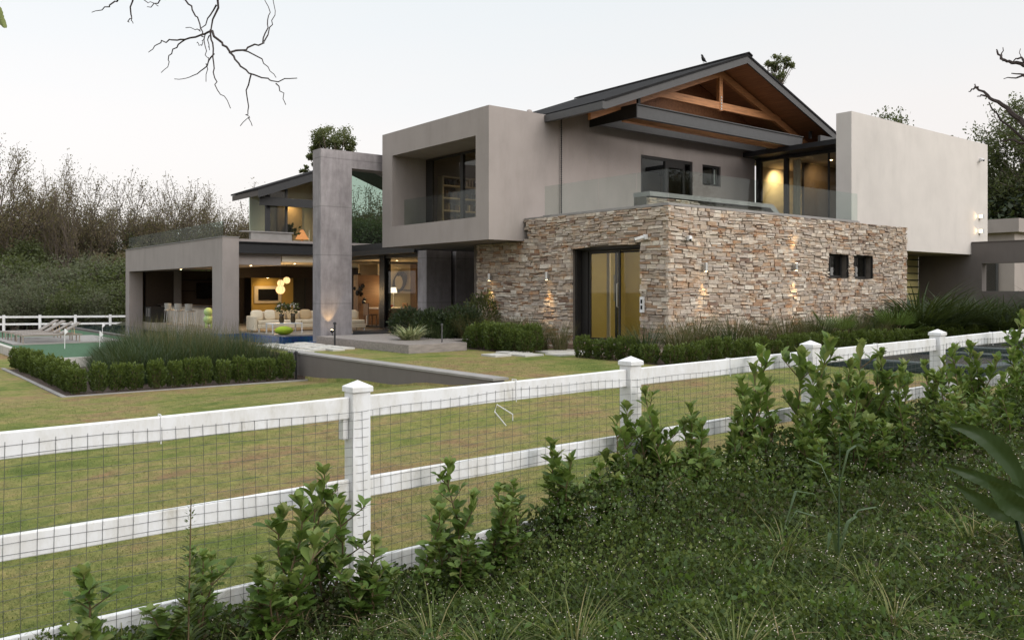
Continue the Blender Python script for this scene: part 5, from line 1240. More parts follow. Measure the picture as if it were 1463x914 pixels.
limb([(0, .17, [(1600, 240), (1520, 205), (1463, 178), (1443, 160), (1425, 145), (1410, 136), (1392, 123)]), (0, .05, [(1412, 137), (1400, 136), (1395, 138)]), (0, .05, [(1395, 125), (1388, 129), (1383, 131)]), (0, .03, [(1393, 124), (1391, 121)]),
      (.2, .10, [(1580, 215), (1500, 205), (1463, 200), (1430, 172), (1412, 146)]), (0, .12, [(1530, 60), (1500, 90), (1463, 94), (1445, 89), (1433, 86), (1426, 76), (1423, 71)]), (0, .05, [(1433, 86), (1430, 80), (1432, 68)]), (.1, .06, [(1463, 88), (1458, 84), (1450, 84), (1443, 92)]), (.1, .02, [(1457, 84), (1457, 70)]),
      (0, .08, [(1530, 100), (1490, 108), (1463, 107), (1444, 105)]), (.1, .05, [(1463, 108), (1450, 111), (1433, 113)]), (.1, .10, [(1600, 240), (1520, 250), (1470, 236), (1455, 228)]),
      (.2, .09, [(1560, 190), (1500, 200), (1463, 205), (1440, 200), (1425, 202)])])
hp('branch', tw, 'twig', RT)

# ------------------------------------------------------------------ hedges: one clipped bush each
def bush_proto(name, lb, n, w_, h_, leaf, ls, seed):
    t = thing(name, lb, 'hedge bush', (0, 0, 0))
    r = np.random.default_rng(seed)
    a = r.uniform(0, 2 * np.pi, n); z = r.uniform(.02, 1, n) ** .8; rad = (.5 + .5 * np.sin(np.pi * np.clip(z * .8 + .1, 0, 1))) * r.uniform(.35, 1.0, n) ** .35 * (1 + .12 * np.sin(3 * a + 9 * z))
    pos = np.stack([np.cos(a) * rad * w_ / 2, np.sin(a) * rad * w_ / 2, z * h_ * r.uniform(.9, 1.08, n)], 1)
    dr = np.stack([np.cos(a) * .5, np.sin(a) * .5, np.full(n, .9)], 1) + r.normal(size=(n, 3)) * .35
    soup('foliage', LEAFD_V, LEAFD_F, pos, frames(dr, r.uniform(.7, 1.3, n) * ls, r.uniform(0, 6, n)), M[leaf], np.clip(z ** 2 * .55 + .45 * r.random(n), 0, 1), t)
    m_ = MB()
    for k in range(7):
        b = k * .9; m_.tube([(.03 * math.cos(b), .03 * math.sin(b), -.05), (w_ * .3 * math.cos(b), w_ * .3 * math.sin(b), h_ * .8)], .006, 4)
    m_.build('stem', M['stem'], t); return t
def row(protos_, pts, group, cat, used_=set()):
    r = []
    for i, p in enumerate(pts):
        s_ = protos_[i % len(protos_)]
        o = s_ if s_.name not in used_ else copy_tree(s_); used_.add(s_.name)
        o.location = (p[0] + RNG.uniform(-.05, .05), p[1] + RNG.uniform(-.05, .05), p[2]); k = RNG.uniform(.82, 1.12); o.scale = (RNG.uniform(.9, 1.15),) * 2 + (k,); o.rotation_euler = (RNG.uniform(-.05, .05), RNG.uniform(-.05, .05), RNG.uniform(0, 6.28))
        o['group'] = group; o['category'] = cat; r.append(o)
    return r
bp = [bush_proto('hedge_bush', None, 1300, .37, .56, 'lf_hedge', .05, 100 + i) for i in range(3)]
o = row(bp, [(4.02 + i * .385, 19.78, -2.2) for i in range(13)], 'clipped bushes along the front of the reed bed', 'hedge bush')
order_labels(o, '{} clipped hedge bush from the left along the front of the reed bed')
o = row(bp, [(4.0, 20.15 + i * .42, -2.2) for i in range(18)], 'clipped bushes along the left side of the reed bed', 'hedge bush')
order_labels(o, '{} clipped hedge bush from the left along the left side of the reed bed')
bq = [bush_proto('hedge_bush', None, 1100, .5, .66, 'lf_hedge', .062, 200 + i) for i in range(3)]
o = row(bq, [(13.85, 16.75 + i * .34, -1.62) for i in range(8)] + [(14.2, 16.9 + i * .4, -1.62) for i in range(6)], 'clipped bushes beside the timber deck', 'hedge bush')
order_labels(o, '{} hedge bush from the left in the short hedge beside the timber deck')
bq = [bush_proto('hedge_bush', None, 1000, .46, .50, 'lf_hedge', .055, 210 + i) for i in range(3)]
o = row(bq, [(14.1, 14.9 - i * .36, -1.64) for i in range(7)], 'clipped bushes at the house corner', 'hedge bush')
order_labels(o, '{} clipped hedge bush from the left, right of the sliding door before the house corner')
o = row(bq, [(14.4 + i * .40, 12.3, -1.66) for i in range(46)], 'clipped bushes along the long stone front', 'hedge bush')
for i, q in enumerate(sorted(o, key=lambda q: pixel_x(q.location))):
    q['label'] = (ORDS[i] + ' clipped hedge bush from the house corner along the stone front' if i < len(ORDS) else ORDS[45 - i] + ' clipped hedge bush from the right end of the long stone front')

# ------------------------------------------------------------------ grasses and bed plants
def stuff(o, lb, cat): return tag(o, lb, cat, kind='stuff')
n = 26000
u = RNG.uniform(4.6, 9.7, n); v = RNG.uniform(20.7, 27.3, n)
cl = np.floor(u * 2.2) * 7.3 + np.floor(v * 2.2) * 3.1; hc = .85 + .30 * np.sin(cl * 12.9) ** 2
lim = 4.75 + .24 * (v - 22); edge = (.6 + .4 * ss(0, .8, u - lim)) * (1 - .38 * ss(8.2, 9.7, u)); keep = u > lim; u, v, hc, edge = u[keep], v[keep], hc[keep], edge[keep]; n = len(u)
base = np.stack([u, v, np.full(n, -2.22)], 1)
cu_, cv_ = (np.floor(u * 1.7) + .5) / 1.7, (np.floor(v * 1.7) + .5) / 1.7
azc = np.arctan2(v - cv_, u - cu_) + RNG.normal(size=n) * .5; le = np.hypot(u - cu_, v - cv_) * 1.1 + RNG.uniform(.0, .25, n)
stuff(blades('reed_grass', base, RNG.uniform(.85, 1.3, n) * hc * edge, le, M['lf_reed'], None, .011, .28, 4, az=azc), 'mass of tall dark green reed grass behind the clipped hedge', 'reed grass')
n = 1300
u = RNG.uniform(6.3, 9.3, n); v = RNG.uniform(20.8, 26.5, n)
stuff(blades('reed_seed_stalk', np.stack([u, v, np.full(n, -2.2)], 1), RNG.uniform(1.1, 1.7, n) * (1 - .3 * ss(8.0, 9.4, u)), RNG.uniform(0, .25, n), M['lf_wisp'], None, .009, .12, 3), 'brownish flowering stalks standing above the dark reed grass', 'reed stalks')
# wispy clumps by the stone walls
def clump(name, lb, cat, c, nb, hh, ww, mat, wide, bend, lean, group=None, nst=4):
    t = thing(name, lb, cat, c, group)
    a = RNG.uniform(0, 6.28, nb); r = ww * np.sqrt(RNG.random(nb)) * .4
    base = np.stack([c[0] + np.cos(a) * r, c[1] + np.sin(a) * r, np.full(nb, c[2])], 1)
    blades('leaf_blades', base, RNG.uniform(.6, 1.05, nb) * hh, RNG.uniform(.05, 1, nb) * lean, M[mat], t, wide, bend, nst, az=a + RNG.normal(size=nb) * .4)
    m_ = MB(); m_.lathe((c[0], c[1], c[2] - .05), [(ww * .30, 0), (ww * .26, .05), (ww * .1, .12)], 9); hp('root_crown', m_, 'stem', t)
    return t
cl_ = [clump('wispy_grass', None, 'ornamental grass', (14.6 + i * .74 + RNG.uniform(-.2, .2), 13.15 + RNG.uniform(-.3, .25), -1.64), 300, RNG.uniform(.9, 1.35), .6, 'lf_wisp' if i % 3 else 'lf_reed', .012, .3, .42, 'wispy grass clumps along the stone front') for i in range(14)]
order_labels(cl_, '{} wispy grass clump from the left between the hedge and the long stone front')
cl_ = [clump('wispy_grass', None, 'ornamental grass', (14.95 + RNG.uniform(-.15, .15), 16.75 + i * .55, -1.62), 200, RNG.uniform(.85, 1.15), .45, 'lf_wisp', .012, .3, .4, 'wispy grass clumps left of the sliding door') for i in range(5)]
order_labels(cl_, '{} wispy grass clump from the left, behind the short hedge left of the sliding door')
cl_ = [clump('wispy_grass', None, 'ornamental grass', (a, b, -1.6), 420, h, .8, m, .014, .35, .55, 'feathery grasses below the cantilevered box') for a, b, h, m in ((14.6, 20.2, 1.25, 'lf_wisp'), (15.3, 21.2, 1.35, 'lf_wisp'), (14.5, 21.7, 1.2, 'lf_reed'), (15.6, 22.8, 1.4, 'lf_wisp'), (14.9, 23.4, 1.25, 'lf_reed'), (15.7, 19.6, 1.1, 'lf_wisp'), (13.9, 20.8, .9, 'lf_reed'))]
order_labels(cl_, '{} feathery grass clump from the left under the cantilevered box')
cl_ = [put_s for put_s in []]
for (a, b, h, lb) in ((14.0, 21.4, 1.0, 'dark bushy shrub behind the end of the timber deck, left one'), (14.5, 20.6, 1.15, 'dark bushy shrub behind the timber deck, nearest the short hedge'), (14.3, 23.2, 1.0, 'dark bushy shrub in front of the narrow concrete leg'), (15.9, 21.4, 1.5, 'taller green shrub against the dark concrete wall')):
    t = thing('garden_shrub', lb, 'shrub', (a, b, -1.6), 'dark shrubs under the cantilevered box'); n = 2200
    d = RNG.normal(size=(n, 3)); d /= np.linalg.norm(d, axis=1, keepdims=True); rr = RNG.uniform(.4, 1, (n, 1)) ** .5; pos = np.array([a, b, -1.6 + h * .5]) + d * rr * np.array([.62, .62, h * .5]) * (1 + .15 * np.sin(d[:, :1] * 9 + d[:, 1:2] * 7))
    soup('foliage', LEAFD_V, LEAFD_F, pos, frames(d + [0, 0, .5] + RNG.normal(size=(n, 3)) * .4, RNG.uniform(.06, .12, n), RNG.uniform(0, 6, n)), M['lf_green' if 'taller' in lb else 'lf_dark'], RNG.random(n), t)
    hp('stem', MB().tube([(a, b, -1.7), (a, b, -1.6 + h * .6)], .03, 6), 'stem', t)
clump('variegated_plant', 'spiky cream-variegated plant on the back of the timber deck', 'plant', (12.75, 20.6, -1.40), 240, .58, .6, 'lf_var', .06, .5, 1.1)
cl_ = [clump('strappy_plant', None, 'strappy plant', (a, b, -1.6), 300, h * 1.32, .9, 'lf_strap', .048, .62, .75, 'strappy arching plants at the right of the stone front', 6) for a, b, h in ((26.0, 13.3, 1.3), (26.9, 12.9, 1.5), (27.9, 13.4, 1.9), (28.6, 12.8, 1.5), (29.6, 13.2, 1.5), (30.5, 12.8, 1.45), (31.4, 13.3, 1.35), (32.4, 12.9, 1.5), (33.0, 12.2, 1.4), (33.3, 11.2, 1.6), (33.2, 10.3, 1.5), (32.6, 9.4, 1.3), (30.5, 11.9, 1.1), (31.8, 11.5, 1.1))] if M.setdefault('lf_strap', leafy('strappy_leaf', [(.02, .034, .014), (.036, .058, .022), (.06, .085, .036)], .5, .2)) else []
order_labels(cl_, '{} arching strappy plant from the left in the bed below the pale wing')
def fan_palm(c, lb, nf=17, ln=1.15):
    t = thing('fan_palm', lb, 'palm', c, 'small fan palms in the stone front bed'); m_ = MB(); st_ = MB()
    for k in range(nf):
        a = k * 2.4; el = RNG.uniform(.25, 1.1); d = Vector((math.cos(a) * math.cos(el), math.sin(a) * math.cos(el), math.sin(el))); e_ = Vector(c) + d * ln * .55; st_.tube([c, tuple(e_)], .008, 4)
        sd_ = d.cross(Vector((0, 0, 1))).normalized(); m_.cur = RNG.random()
        for j in range(15):
            b = -1.25 + 2.5 * j / 14; dd = d * math.cos(b) + sd_ * math.sin(b) + Vector((0, 0, .1)); L_ = ln * .55 * (1 - .25 * abs(b) / 1.25); n_ = dd.cross(d.cross(sd_)).normalized() * .017
            m_.add([e_, e_ + dd * L_ * .5 + n_, e_ + dd * L_ + Vector((0, 0, -.06)), e_ + dd * L_ * .5 - n_], [(0, 1, 2, 3)])
    hp('frond', m_, M['lf_palm'], t, rnd=True); hp('stalk', st_, 'stem', t)
M['lf_palm'] = leafy('palm_leaf', [(.07, .12, .025), (.12, .18, .045)], .5, .25)
fan_palm((22.0, 13.0, -1.55), 'small bright fan palm in the bed below the left small window'); fan_palm((25.0, 12.85, -1.55), 'small bright fan palm in the bed below and right of the small windows'); fan_palm((31.9, 11.6, -1.3), 'small yellow-green palm below the opening of the garden wall', 11, .8)

# ------------------------------------------------------------------ bank: ground cover, grass, saplings
LT, LF = leaf_template()
def cam_depth(u, v): return .6237 * u + .7816 * v
def in_view(u, v, m=.30):
    Z = cam_depth(u, v); X = .782 * u - .624 * v; return (Z > .8) & (np.abs(X) < Z * (.61 + m))
def sample_bank(n, vmax=-.02, umax=26, vmin=-1.0, p=1.5):
    us, vs = [], []; tot = 0
    while tot < n:
        m = n * 6; d = .9 + (30 - .9) * RNG.random(m) ** 2.1; a = HEAD + RNG.uniform(-.68, .86, m); u = np.sin(a) * d; v = np.cos(a) * d
        k = (v < fence_v(u) + vmax) & in_view(u, v) & (u < umax); us.append(u[k]); vs.append(v[k]); tot += k.sum()
    return np.concatenate(us)[:n], np.concatenate(vs)[:n]
def bank_h(u, v):
    f = fence_v(u) - v
    nz = np.sin(u * 2.1 + v * 1.3) * np.sin(v * 2.7 - u * .8) * .5 + .5
    near = np.exp(-((f - .35) / .65) ** 2) * ss(3.0, 5.0, u)
    return .06 + .07 * nz + near * (.34 + .16 * nz) + .10 * np.sin(u * 5) ** 2 * np.sin(v * 6) ** 2
n = 420000
u, v = sample_bank(n); h = bank_h(u, v); z = gz(u, v) + h * RNG.random(n) ** .55 - .01
dist = np.hypot(u, v); ls_ = np.clip(.013 + .0026 * dist, .014, .055) * RNG.uniform(.6, 1.4, n)
stuff(soup('ground_cover', LEAFD_V, LEAFD_F, np.stack([u, v, z], 1), frames(rdir(n, .55, .8), ls_, RNG.uniform(0, 6, n), ls_ * 1.5), M['lf_cover'], np.clip(RNG.normal(.45, .2, n) + .28 * np.sin(u * 1.7 + 2 * np.sin(v * 1.9)) * np.sin(v * 2.6 + u), 0, 1)), 'low dark ground cover spread over the bank below the fence', 'ground cover')
n = 30000
u, v = sample_bank(n, -.3); pk = (np.sin(u * 1.9 + .6) * np.sin(v * 2.3 + u) > -.35) | (RNG.random(n) < .25); u, v = u[pk], v[pk]; n = len(u)
z = gz(u, v) + bank_h(u, v) * RNG.uniform(.75, 1.12, n) + .012
fl_ = [(math.cos(a) * .5, math.sin(a) * .5, 0.12 * (i % 2)) for i, a in enumerate(np.linspace(0, 2 * math.pi, 7)[:-1])]
d = rdir(n, 0, .4); d[:, 1] += 1; ls_ = np.clip(.0034 + .0007 * np.hypot(u, v), .004, .012) * RNG.uniform(.6, 1.2, n)
stuff(soup('ground_cover_flowers', fl_, [(0, 1, 2, 3, 4, 5)], np.stack([u, v, z], 1), frames(d, ls_, RNG.uniform(-.8, .8, n)), M['flower'], RNG.random(n)), 'countless tiny white flowers scattered through the dark ground cover', 'flowers')
n = 85000
u, v = sample_bank(n, .05, 24); keep = RNG.random(n) < .35 + .65 * (np.sin(u * .9 - 1.0) * np.sin(v * 1.1 + .4) * .5 + .5); u, v = u[keep], v[keep]; n = len(u)
gr = blades('bank_grass', np.stack([u, v, gz(u, v) - .01], 1), RNG.uniform(.07, .34, n) * (1 + .5 * (bank_h(u, v) > .25)), RNG.uniform(.1, 1.1, n), M['lf_grass'], None, .011, .55, 3, rv=np.clip(RNG.normal(.25, .24, n), 0, 1))
stuff(gr, 'thin rough grass growing through the ground cover on the bank', 'grass')
n = 9000
u, v = sample_bank(n, -.5, 20); pk = (np.sin(u * 1.1 + .4) * np.sin(v * 1.7 + u * .6) > .15); u, v = u[pk], v[pk]; n = len(u); az_ = RNG.uniform(0, 6.28, n)
d = np.stack([np.cos(az_), np.sin(az_), RNG.normal(.12, .16, n)], 1)
stuff(soup('dry_litter', [(-.012, 0, 0), (.012, 0, 0), (.010, .5, .05), (-.010, .5, .05), (0, 1, 0)], [(0, 1, 2, 3), (3, 2, 4)], np.stack([u, v, gz(u, v) + bank_h(u, v) * RNG.uniform(.5, 1.02, n)], 1), frames(d, RNG.uniform(.08, .28, n)), M['lf_straw'], RNG.random(n)), 'dry straw-coloured stalks lying over patches of the bank', 'dry grass') if M.setdefault('lf_straw', leafy('dry_straw', [(.16, .115, .06), (.26, .20, .11), (.34, .27, .15)], .8, .2)) else None
ce = np.stack(sample_bank(200, -.35, 18), 1); m_ = 34; n = len(ce) * m_
sz_ = np.repeat(RNG.uniform(.07, .17, len(ce)), m_); c2 = np.repeat(ce, m_, 0) + RNG.normal(size=(n, 2)) * sz_[:, None] * .7; u, v = c2[:, 0], c2[:, 1]; pk = v < fence_v(u) - .1
d = rdir(n, .9, .8); pz = gz(u, v) + bank_h(u, v) * .8 + sz_ * RNG.uniform(0, 1.1, n)
stuff(soup('bank_weeds', LT, LF, np.stack([u, v, pz], 1)[pk], frames(d, RNG.uniform(.022, .055, n), RNG.uniform(0, 6, n))[pk], M['lf_sap'], np.clip(np.repeat(RNG.uniform(0, .3, len(ce)), m_) + RNG.normal(0, .12, n), 0, 1)[pk]), 'small clumps of broad-leaved weeds dotted through the ground cover', 'weeds')
# blades of the mown lawn just beyond the fence
n = 240000
d = 5 + 15 * RNG.random(n * 3) ** 1.25; a = HEAD + RNG.uniform(-.6, .6, n * 3); u = np.sin(a) * d; v = np.cos(a) * d
k = (v > fence_v(u) + .02) & (v < 19.2) & (u < 30); k &= ~((u > 9.0) & (u < 9.45) & (v > 11.8)) & ~((u > 11.4) & (v > 18.3)) & ~((u > 13.5) & (v > 12)) & ~((u > 17.5) & (u < 27.1) & (v > 7.1) & (v < 11.1)); u, v = u[k][:n], v[k][:n]; n = len(u)
pat = np.clip(.36 + .25 * np.sin(u * .9 + 1.7 * np.sin(v * .5)) * np.sin(v * .8 + u * .3) + RNG.normal(0, .18, n), 0, 1)
stuff(blades('lawn_grass', np.stack([u, v, gz(u, v) - .005], 1), RNG.uniform(.014, .032, n) * (1 + .02 * np.hypot(u, v)), RNG.uniform(.2, 1.4, n), M['lf_lawn'], None, .024, .4, 2, rv=pat), 'short mown blades of the patchy green and straw lawn', 'lawn grass')

def sapling_proto(seed, h, stems, dens):
    r = np.random.default_rng(seed); rn = random.Random(seed); t = thing('leafy_sapling', None, 'shrub', (0, 0, 0)); m_ = MB(); pos = []; dr = []; sz = []; rd = []
    for s in range(stems):
        hh = h * (1 if s == 0 else rn.uniform(.45, .9)); a0 = rn.uniform(0, 6.28); ln = 0 if s == 0 else rn.uniform(.06, .30); pts = []
        for i in range(8):
            q = i / 7; pts.append(Vector((math.cos(a0) * ln * hh * q ** .8 + .035 * math.sin(i * .9 + s * 2 + seed), math.sin(a0) * ln * hh * q ** .8 + .035 * math.cos(i * .8 + s + seed), hh * q)))
        m_.tube(pts, [.011 - .008 * i / 7 for i in range(8)], 5, False)
        nl = int(dens * hh); ph = 0
        for k in range(nl):
            q = .12 + .88 * (k + .5) / nl; x = q * 7; i = min(6, int(x)); p = pts[i].lerp(pts[i + 1], x - i); ph += 2.4 + rn.gauss(0, .35)
            for pair in range(2):
                if rn.random() < .18 + .35 * (1 - q): continue
                az_ = ph + pair * math.pi; el = rn.gauss(.55 + .55 * q ** 3, .25)
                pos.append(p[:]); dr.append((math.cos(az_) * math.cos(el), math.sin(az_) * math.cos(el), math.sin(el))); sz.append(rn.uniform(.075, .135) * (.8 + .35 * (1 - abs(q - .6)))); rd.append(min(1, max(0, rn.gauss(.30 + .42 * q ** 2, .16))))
        # a terminal tuft of young upright leaves
        for k in range(5):
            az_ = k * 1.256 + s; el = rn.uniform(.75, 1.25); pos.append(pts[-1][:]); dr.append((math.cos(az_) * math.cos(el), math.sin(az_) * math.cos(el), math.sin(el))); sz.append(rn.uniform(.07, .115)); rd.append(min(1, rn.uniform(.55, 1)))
        # side shoots
        for k in range(int(4 * hh)):
            i = rn.randint(2, 6); a = rn.uniform(0, 6.28); L_ = rn.uniform(.10, .22); d = Vector((math.cos(a), math.sin(a), rn.uniform(.5, 1.2))).normalized(); e_ = pts[i] + d * L_; m_.tube([pts[i], e_], [.005, .003], 4, False)
            for j in range(9):
                az_ = rn.uniform(0, 6.28); el = rn.uniform(.1, 1.2); pos.append((pts[i].lerp(e_, rn.uniform(.45, 1)))[:]); dr.append((math.cos(az_) * math.cos(el), math.sin(az_) * math.cos(el), math.sin(el))); sz.append(rn.uniform(.06, .11)); rd.append(min(1, max(0, rn.gauss(.45, .22))))
    m_.build('stem', M['stem'], t)
    nn = len(pos); s_ = np.array(sz)
    soup('leaves', LT, LF, np.array(pos), frames(np.array(dr), s_, r.normal(0, .35, nn), s_ * r.uniform(.8, 1.1, nn)), M['lf_sap'], np.array(rd), t); return t
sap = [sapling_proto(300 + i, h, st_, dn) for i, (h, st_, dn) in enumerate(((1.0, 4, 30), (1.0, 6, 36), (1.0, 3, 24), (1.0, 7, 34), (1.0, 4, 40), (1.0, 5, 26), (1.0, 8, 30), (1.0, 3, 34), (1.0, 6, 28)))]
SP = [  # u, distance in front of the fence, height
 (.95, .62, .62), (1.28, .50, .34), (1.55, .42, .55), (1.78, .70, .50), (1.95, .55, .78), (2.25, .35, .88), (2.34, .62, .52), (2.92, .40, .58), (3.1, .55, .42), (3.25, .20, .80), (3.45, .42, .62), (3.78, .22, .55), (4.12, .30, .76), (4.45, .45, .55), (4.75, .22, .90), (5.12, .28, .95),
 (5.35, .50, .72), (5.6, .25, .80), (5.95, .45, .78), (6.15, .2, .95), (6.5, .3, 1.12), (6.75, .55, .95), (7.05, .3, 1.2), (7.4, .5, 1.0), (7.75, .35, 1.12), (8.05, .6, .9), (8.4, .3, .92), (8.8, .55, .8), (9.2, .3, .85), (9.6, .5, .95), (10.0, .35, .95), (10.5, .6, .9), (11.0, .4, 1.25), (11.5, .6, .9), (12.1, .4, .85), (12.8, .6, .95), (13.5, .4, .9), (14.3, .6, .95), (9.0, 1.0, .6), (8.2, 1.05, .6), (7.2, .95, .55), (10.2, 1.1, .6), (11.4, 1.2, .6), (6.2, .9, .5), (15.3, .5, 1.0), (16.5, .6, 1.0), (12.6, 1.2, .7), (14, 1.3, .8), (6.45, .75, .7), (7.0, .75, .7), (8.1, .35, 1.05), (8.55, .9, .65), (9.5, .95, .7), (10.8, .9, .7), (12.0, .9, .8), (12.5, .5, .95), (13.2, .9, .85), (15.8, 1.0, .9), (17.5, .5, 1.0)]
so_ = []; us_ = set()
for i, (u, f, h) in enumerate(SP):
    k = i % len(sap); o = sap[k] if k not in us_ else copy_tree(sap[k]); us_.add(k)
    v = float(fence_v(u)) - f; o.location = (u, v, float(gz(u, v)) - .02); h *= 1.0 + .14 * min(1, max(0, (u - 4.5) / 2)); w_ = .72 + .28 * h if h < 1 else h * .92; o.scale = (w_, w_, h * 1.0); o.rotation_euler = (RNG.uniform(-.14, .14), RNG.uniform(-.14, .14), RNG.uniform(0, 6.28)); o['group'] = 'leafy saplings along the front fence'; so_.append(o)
bays = {}
for o in so_:
    b = sum(1 for q in FU if q < o.location.x) - 3
    bays.setdefault(b, []).append(o)
names = {0: 'left of the nearest fence post', 1: 'in the fence bay right of the nearest post', 2: 'in the second fence bay right of the nearest post', 3: 'in the third fence bay right of the nearest post', 4: 'in the fourth fence bay right of the nearest post', 5: 'in the fifth fence bay right of the nearest post', 6: 'in the sixth fence bay from the nearest post'}
for b, os_ in bays.items(): order_labels(os_, '{} leafy sapling from the left ' + names.get(b, 'beyond the last visible fence post'))
# tall weed with a narrow flower head
t = thing('tall_weed', 'slender weed with a narrow fluffy head rising left of the nearest saplings', 'weed', (1.38, 4.35, -2.0)); nn = 170
zz = RNG.random(nn); a = RNG.uniform(0, 6.28, nn); pos = np.stack([1.38 + .02 * zz + np.cos(a) * .015, 4.35 + np.sin(a) * .015, -2.0 + .15 + zz * .78], 1)
soup('leaves', LEAFD_V, LEAFD_F, pos, frames(np.stack([np.cos(a), np.sin(a), np.full(nn, .7)], 1), np.clip(.10 * (1.1 - zz), .02, .1), None, np.clip(.06 * (1.1 - zz), .018, .05)), M['lf_hedge'], RNG.random(nn), t); hp('stem', MB().tube([(1.38, 4.35, -2.05), (1.40, 4.35, -1.05)], [.006, .003], 5), 'stem', t)
# reed-like weed and pale grass tufts
def strap_leaf(mb, p, pts, w_):
    P = [Vector(p) + Vector(q) for q in pts]; sub = []
    for a, b in zip(P[:-1], P[1:]):
        for s in range(3): sub.append(a.lerp(b, s / 3))
    sub.append(P[-1]); n = len(sub); side = (P[-1] - P[0]).cross(Vector((0, 0, 1))); side = side.normalized() if side.length > 1e-4 else Vector((1, 0, 0)); vs = []
    for i, q in enumerate(sub):
        t_ = i / (n - 1); ww = w_ * (.35 + 2.2 * t_ * (1 - t_)) * (1 - t_ ** 6) + .0008; nrm = Vector((0, 0, 1)); vs += [q - side * ww + nrm * ww * .35, q, q + side * ww + nrm * ww * .35]
    mb.add(vs, [f for i in range(n - 1) for f in ((3 * i, 3 * i + 1, 3 * i + 4, 3 * i + 3), (3 * i + 1, 3 * i + 2, 3 * i + 5, 3 * i + 4))])
pu, pv_ = ray(1197, 5.4); c = (pu, pv_, float(gz(pu, pv_)))
t = thing('reed_weed', 'tall reed-like weed with long folded blades, alone on the bank below the third fence bay', 'weed', c); m_ = MB()
rgt = Vector((.782, -.624, 0)); fw = Vector((.6237, .7816, 0))
for (a, b, z0, ln, dp, up_) in ((-1, .2, .12, .34, .02, .30), (1, -.2, .20, .30, -.06, .26), (-1, -.3, .28, .42, .16, .30), (1, .4, .10, .20, .04, .28), (-1, .5, .42, .26, .10, .34), (1, .1, .5, .16, .06, .36), (-.5, -.5, .06, .16, .0, .25)):
    m_.cur = RNG.uniform(.3, .9); d = rgt * a + fw * b; d.normalize(); strap_leaf(m_, c, [(0, 0, z0), d * ln * .4 + Vector((0, 0, z0 + up_ * .7)), d * ln * .75 + Vector((0, 0, z0 + up_ * .8)), d * ln + Vector((0, 0, z0 + up_ * .8 - dp - .12))], .016)
hp('leaf_blades', m_, M['lf_reedweed'], t, rnd=True, smooth=True) if M.setdefault('lf_reedweed', leafy('blue_green_blade', [(.05, .085, .04), (.09, .135, .06)], .5, .25)) else None
hp('stem', MB().tube([(c[0], c[1], c[2] - .03), (c[0] + .01, c[1], c[2] + .45), (c[0] + .02, c[1], c[2] + .86)], [.008, .006, .002], 6), M['lf_reedweed'], t)
for (px, k, nb, hh, lean, lb) in ((1275, 4.4, 70, .36, 1.5, 'sprawling pale yellow-green grass tuft on the bank right of the reed-like weed'), (1420, 3.0, 30, .34, .8, 'upright yellow-green grass tuft at the bottom right corner'), (1340, 5.0, 40, .3, 1.0, 'dry straw-coloured grass tuft left of the broad-leaved plant'), (930, 3.05, 26, .24, .9, 'straw-tipped grass tuft at the bottom edge, middle of the bank'), (1130, 2.9, 26, .26, 1.0, 'thin dry grass tuft at the bottom edge right of the middle'), (700, 4.1, 40, .32, .7, 'thin green grass tuft left of the middle of the bank'), (1245, 4.9, 44, .34, 1.2, 'loose green grass tuft just behind the sprawling pale tuft'), (820, 4.2, 34, .46, .7, 'tall thin grass tuft near the middle of the bank, left of the reed-like weed'), (1050, 3.9, 40, .42, .9, 'tall green grass tuft in front of the reed-like weed'), (1330, 3.3, 34, .40, .8, 'tall grass tuft below the broad-leaved plant'), (1120, 5.6, 40, .42, .9, 'grass tuft at the foot of the shrubs, left of the reed-like weed'), (620, 4.4, 30, .4, .7, 'tall thin grass tuft in front of the second sapling group'), (1390, 5.6, 40, .45, 1.0, 'straw grass tuft behind the broad-leaved plant')):
    uu, vv = ray(px, k); clump('grass_tuft', lb, 'grass tuft', (uu, vv, float(gz(uu, vv)) + .02), nb, hh, .12, 'lf_tuft', .012, .55, lean, 'grass tufts on the bank')  if M.setdefault('lf_tuft', leafy('pale_grass_blade', [(.09, .12, .03), (.15, .17, .045), (.24, .20, .09)], .6, .3)) else None
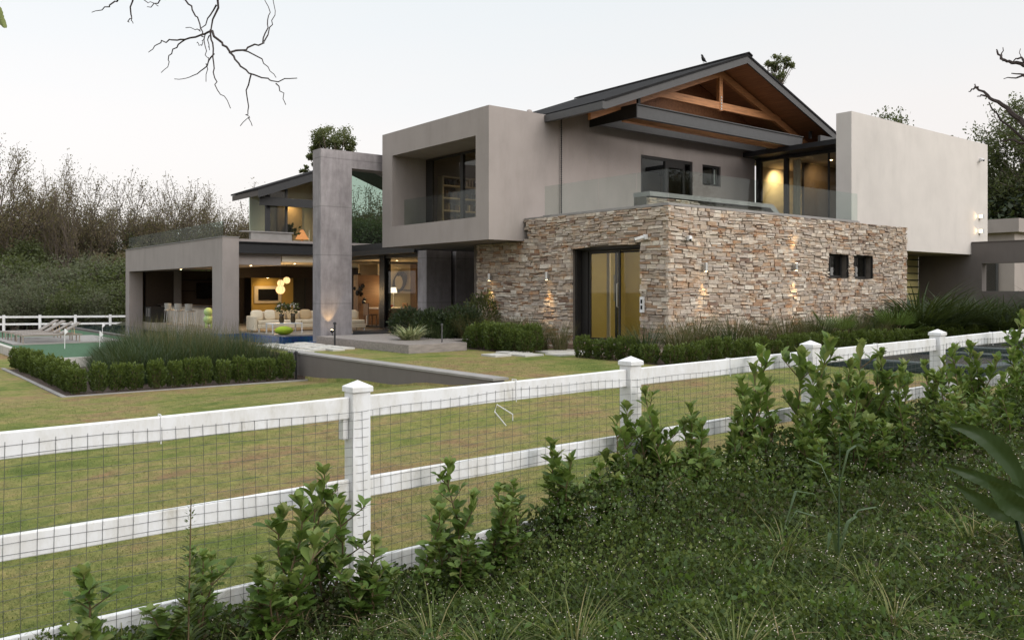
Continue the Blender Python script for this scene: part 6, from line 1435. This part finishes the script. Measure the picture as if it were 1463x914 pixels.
# broad-leaved plant at the right edge
def broad_leaf(mb, base, mid, tip, w_, side):
    b, m, t_ = Vector(base), Vector(mid), Vector(tip); n = 44; vs = []; w_ *= .8; J = [k / 6 - 1 for k in range(13)]
    for i in range(n + 1):
        q = i / n; p = b * (1 - q) ** 2 + m * 2 * q * (1 - q) + t_ * q * q; ww = w_ * math.sin(math.pi * min(1, q * .93 + .05)) ** .75 * (1 - .35 * q) + .002
        tang = ((m - b) * 2 * (1 - q) + (t_ - m) * 2 * q).normalized(); s_ = (Vector(side) - tang * Vector(side).dot(tang)).normalized(); nr = s_.cross(tang).normalized()
        edge = 1 + .05 * math.sin(i * 1.1) + .04 * math.sin(i * 2.7 + w_ * 900)
        for j in J: vs.append(p + s_ * ww * j * (edge if abs(j) > .8 else 1) + nr * (abs(j) ** 1.3 * ww * .38 + .0005 * math.sin((q * 22 - abs(j) * 2.2) * 3.1) + .002 * math.sin(i * .3 + j * 2)))
    mb.add(vs, [(13 * i + j, 13 * i + j + 1, 13 * i + j + 14, 13 * i + j + 13) for i in range(n) for j in range(12)])
k0 = 2.6; bs = at(1570, 800, k0); bs.z = float(gz(bs.x, bs.y))
t = thing('broad_leaved_plant', 'large broad-leaved plant with dark paddle leaves at the right edge of the bank', 'plant', tuple(bs)); st_ = MB()
for (b, m, tp, w_, sd_, dk) in (((1462, 706), (1430, 620), (1356, 607), .042, (.2, -.2, 1), 0), ((1478, 715), (1420, 690), (1347, 663), .028, (.1, -.3, 1), -.15), ((1485, 745), (1425, 712), (1412, 686), .042, (.3, -.5, .9), -.25), ((1452, 742), (1410, 725), (1366, 692), .036, (.1, -.4, .9), .1), ((1500, 690), (1490, 640), (1475, 600), .03, (1, 0, .1), .2), ((1520, 720), (1560, 660), (1600, 640), .04, (.1, .3, 1), .0)):
    m_ = MB(); m_.cur = RNG.random(); broad_leaf(m_, at(b[0], b[1], k0 + dk), at(m[0], m[1], k0 + dk - .05), at(tp[0], tp[1], k0 + dk - .12), w_, sd_)
    hp('leaf', m_, M['lf_big'], t, rnd=True, smooth=True); st_.tube([bs, bs.lerp(at(b[0], b[1], k0 + dk), .5) + Vector((0, 0, .02)), at(b[0], b[1], k0 + dk)], [.016, .012, .008], 6)
hp('stalk', st_, 'lf_big', t)
# leaf tips of a branch overhead at the top left
t = thing('overhanging_leaf', 'single green leaf tip hanging at the left edge of the sky', 'leaf', tuple(at(-30, -40, 2.2))); m_ = MB(); m_.cur = .9; broad_leaf(m_, at(-16, -4, 2.2), at(-6, 18, 2.2), at(7.5, 40, 2.18), .017, (.7, -.6, .2)); hp('blade', m_, 'lf_sap', t, rnd=True, smooth=True)
hp('stalk', MB().tube([at(-16, -4, 2.2), at(-60, -60, 2.3), at(-120, -300, 2.6), at(-200, -700, 3)], [.002, .004, .008, .02], 5), 'twig', t)
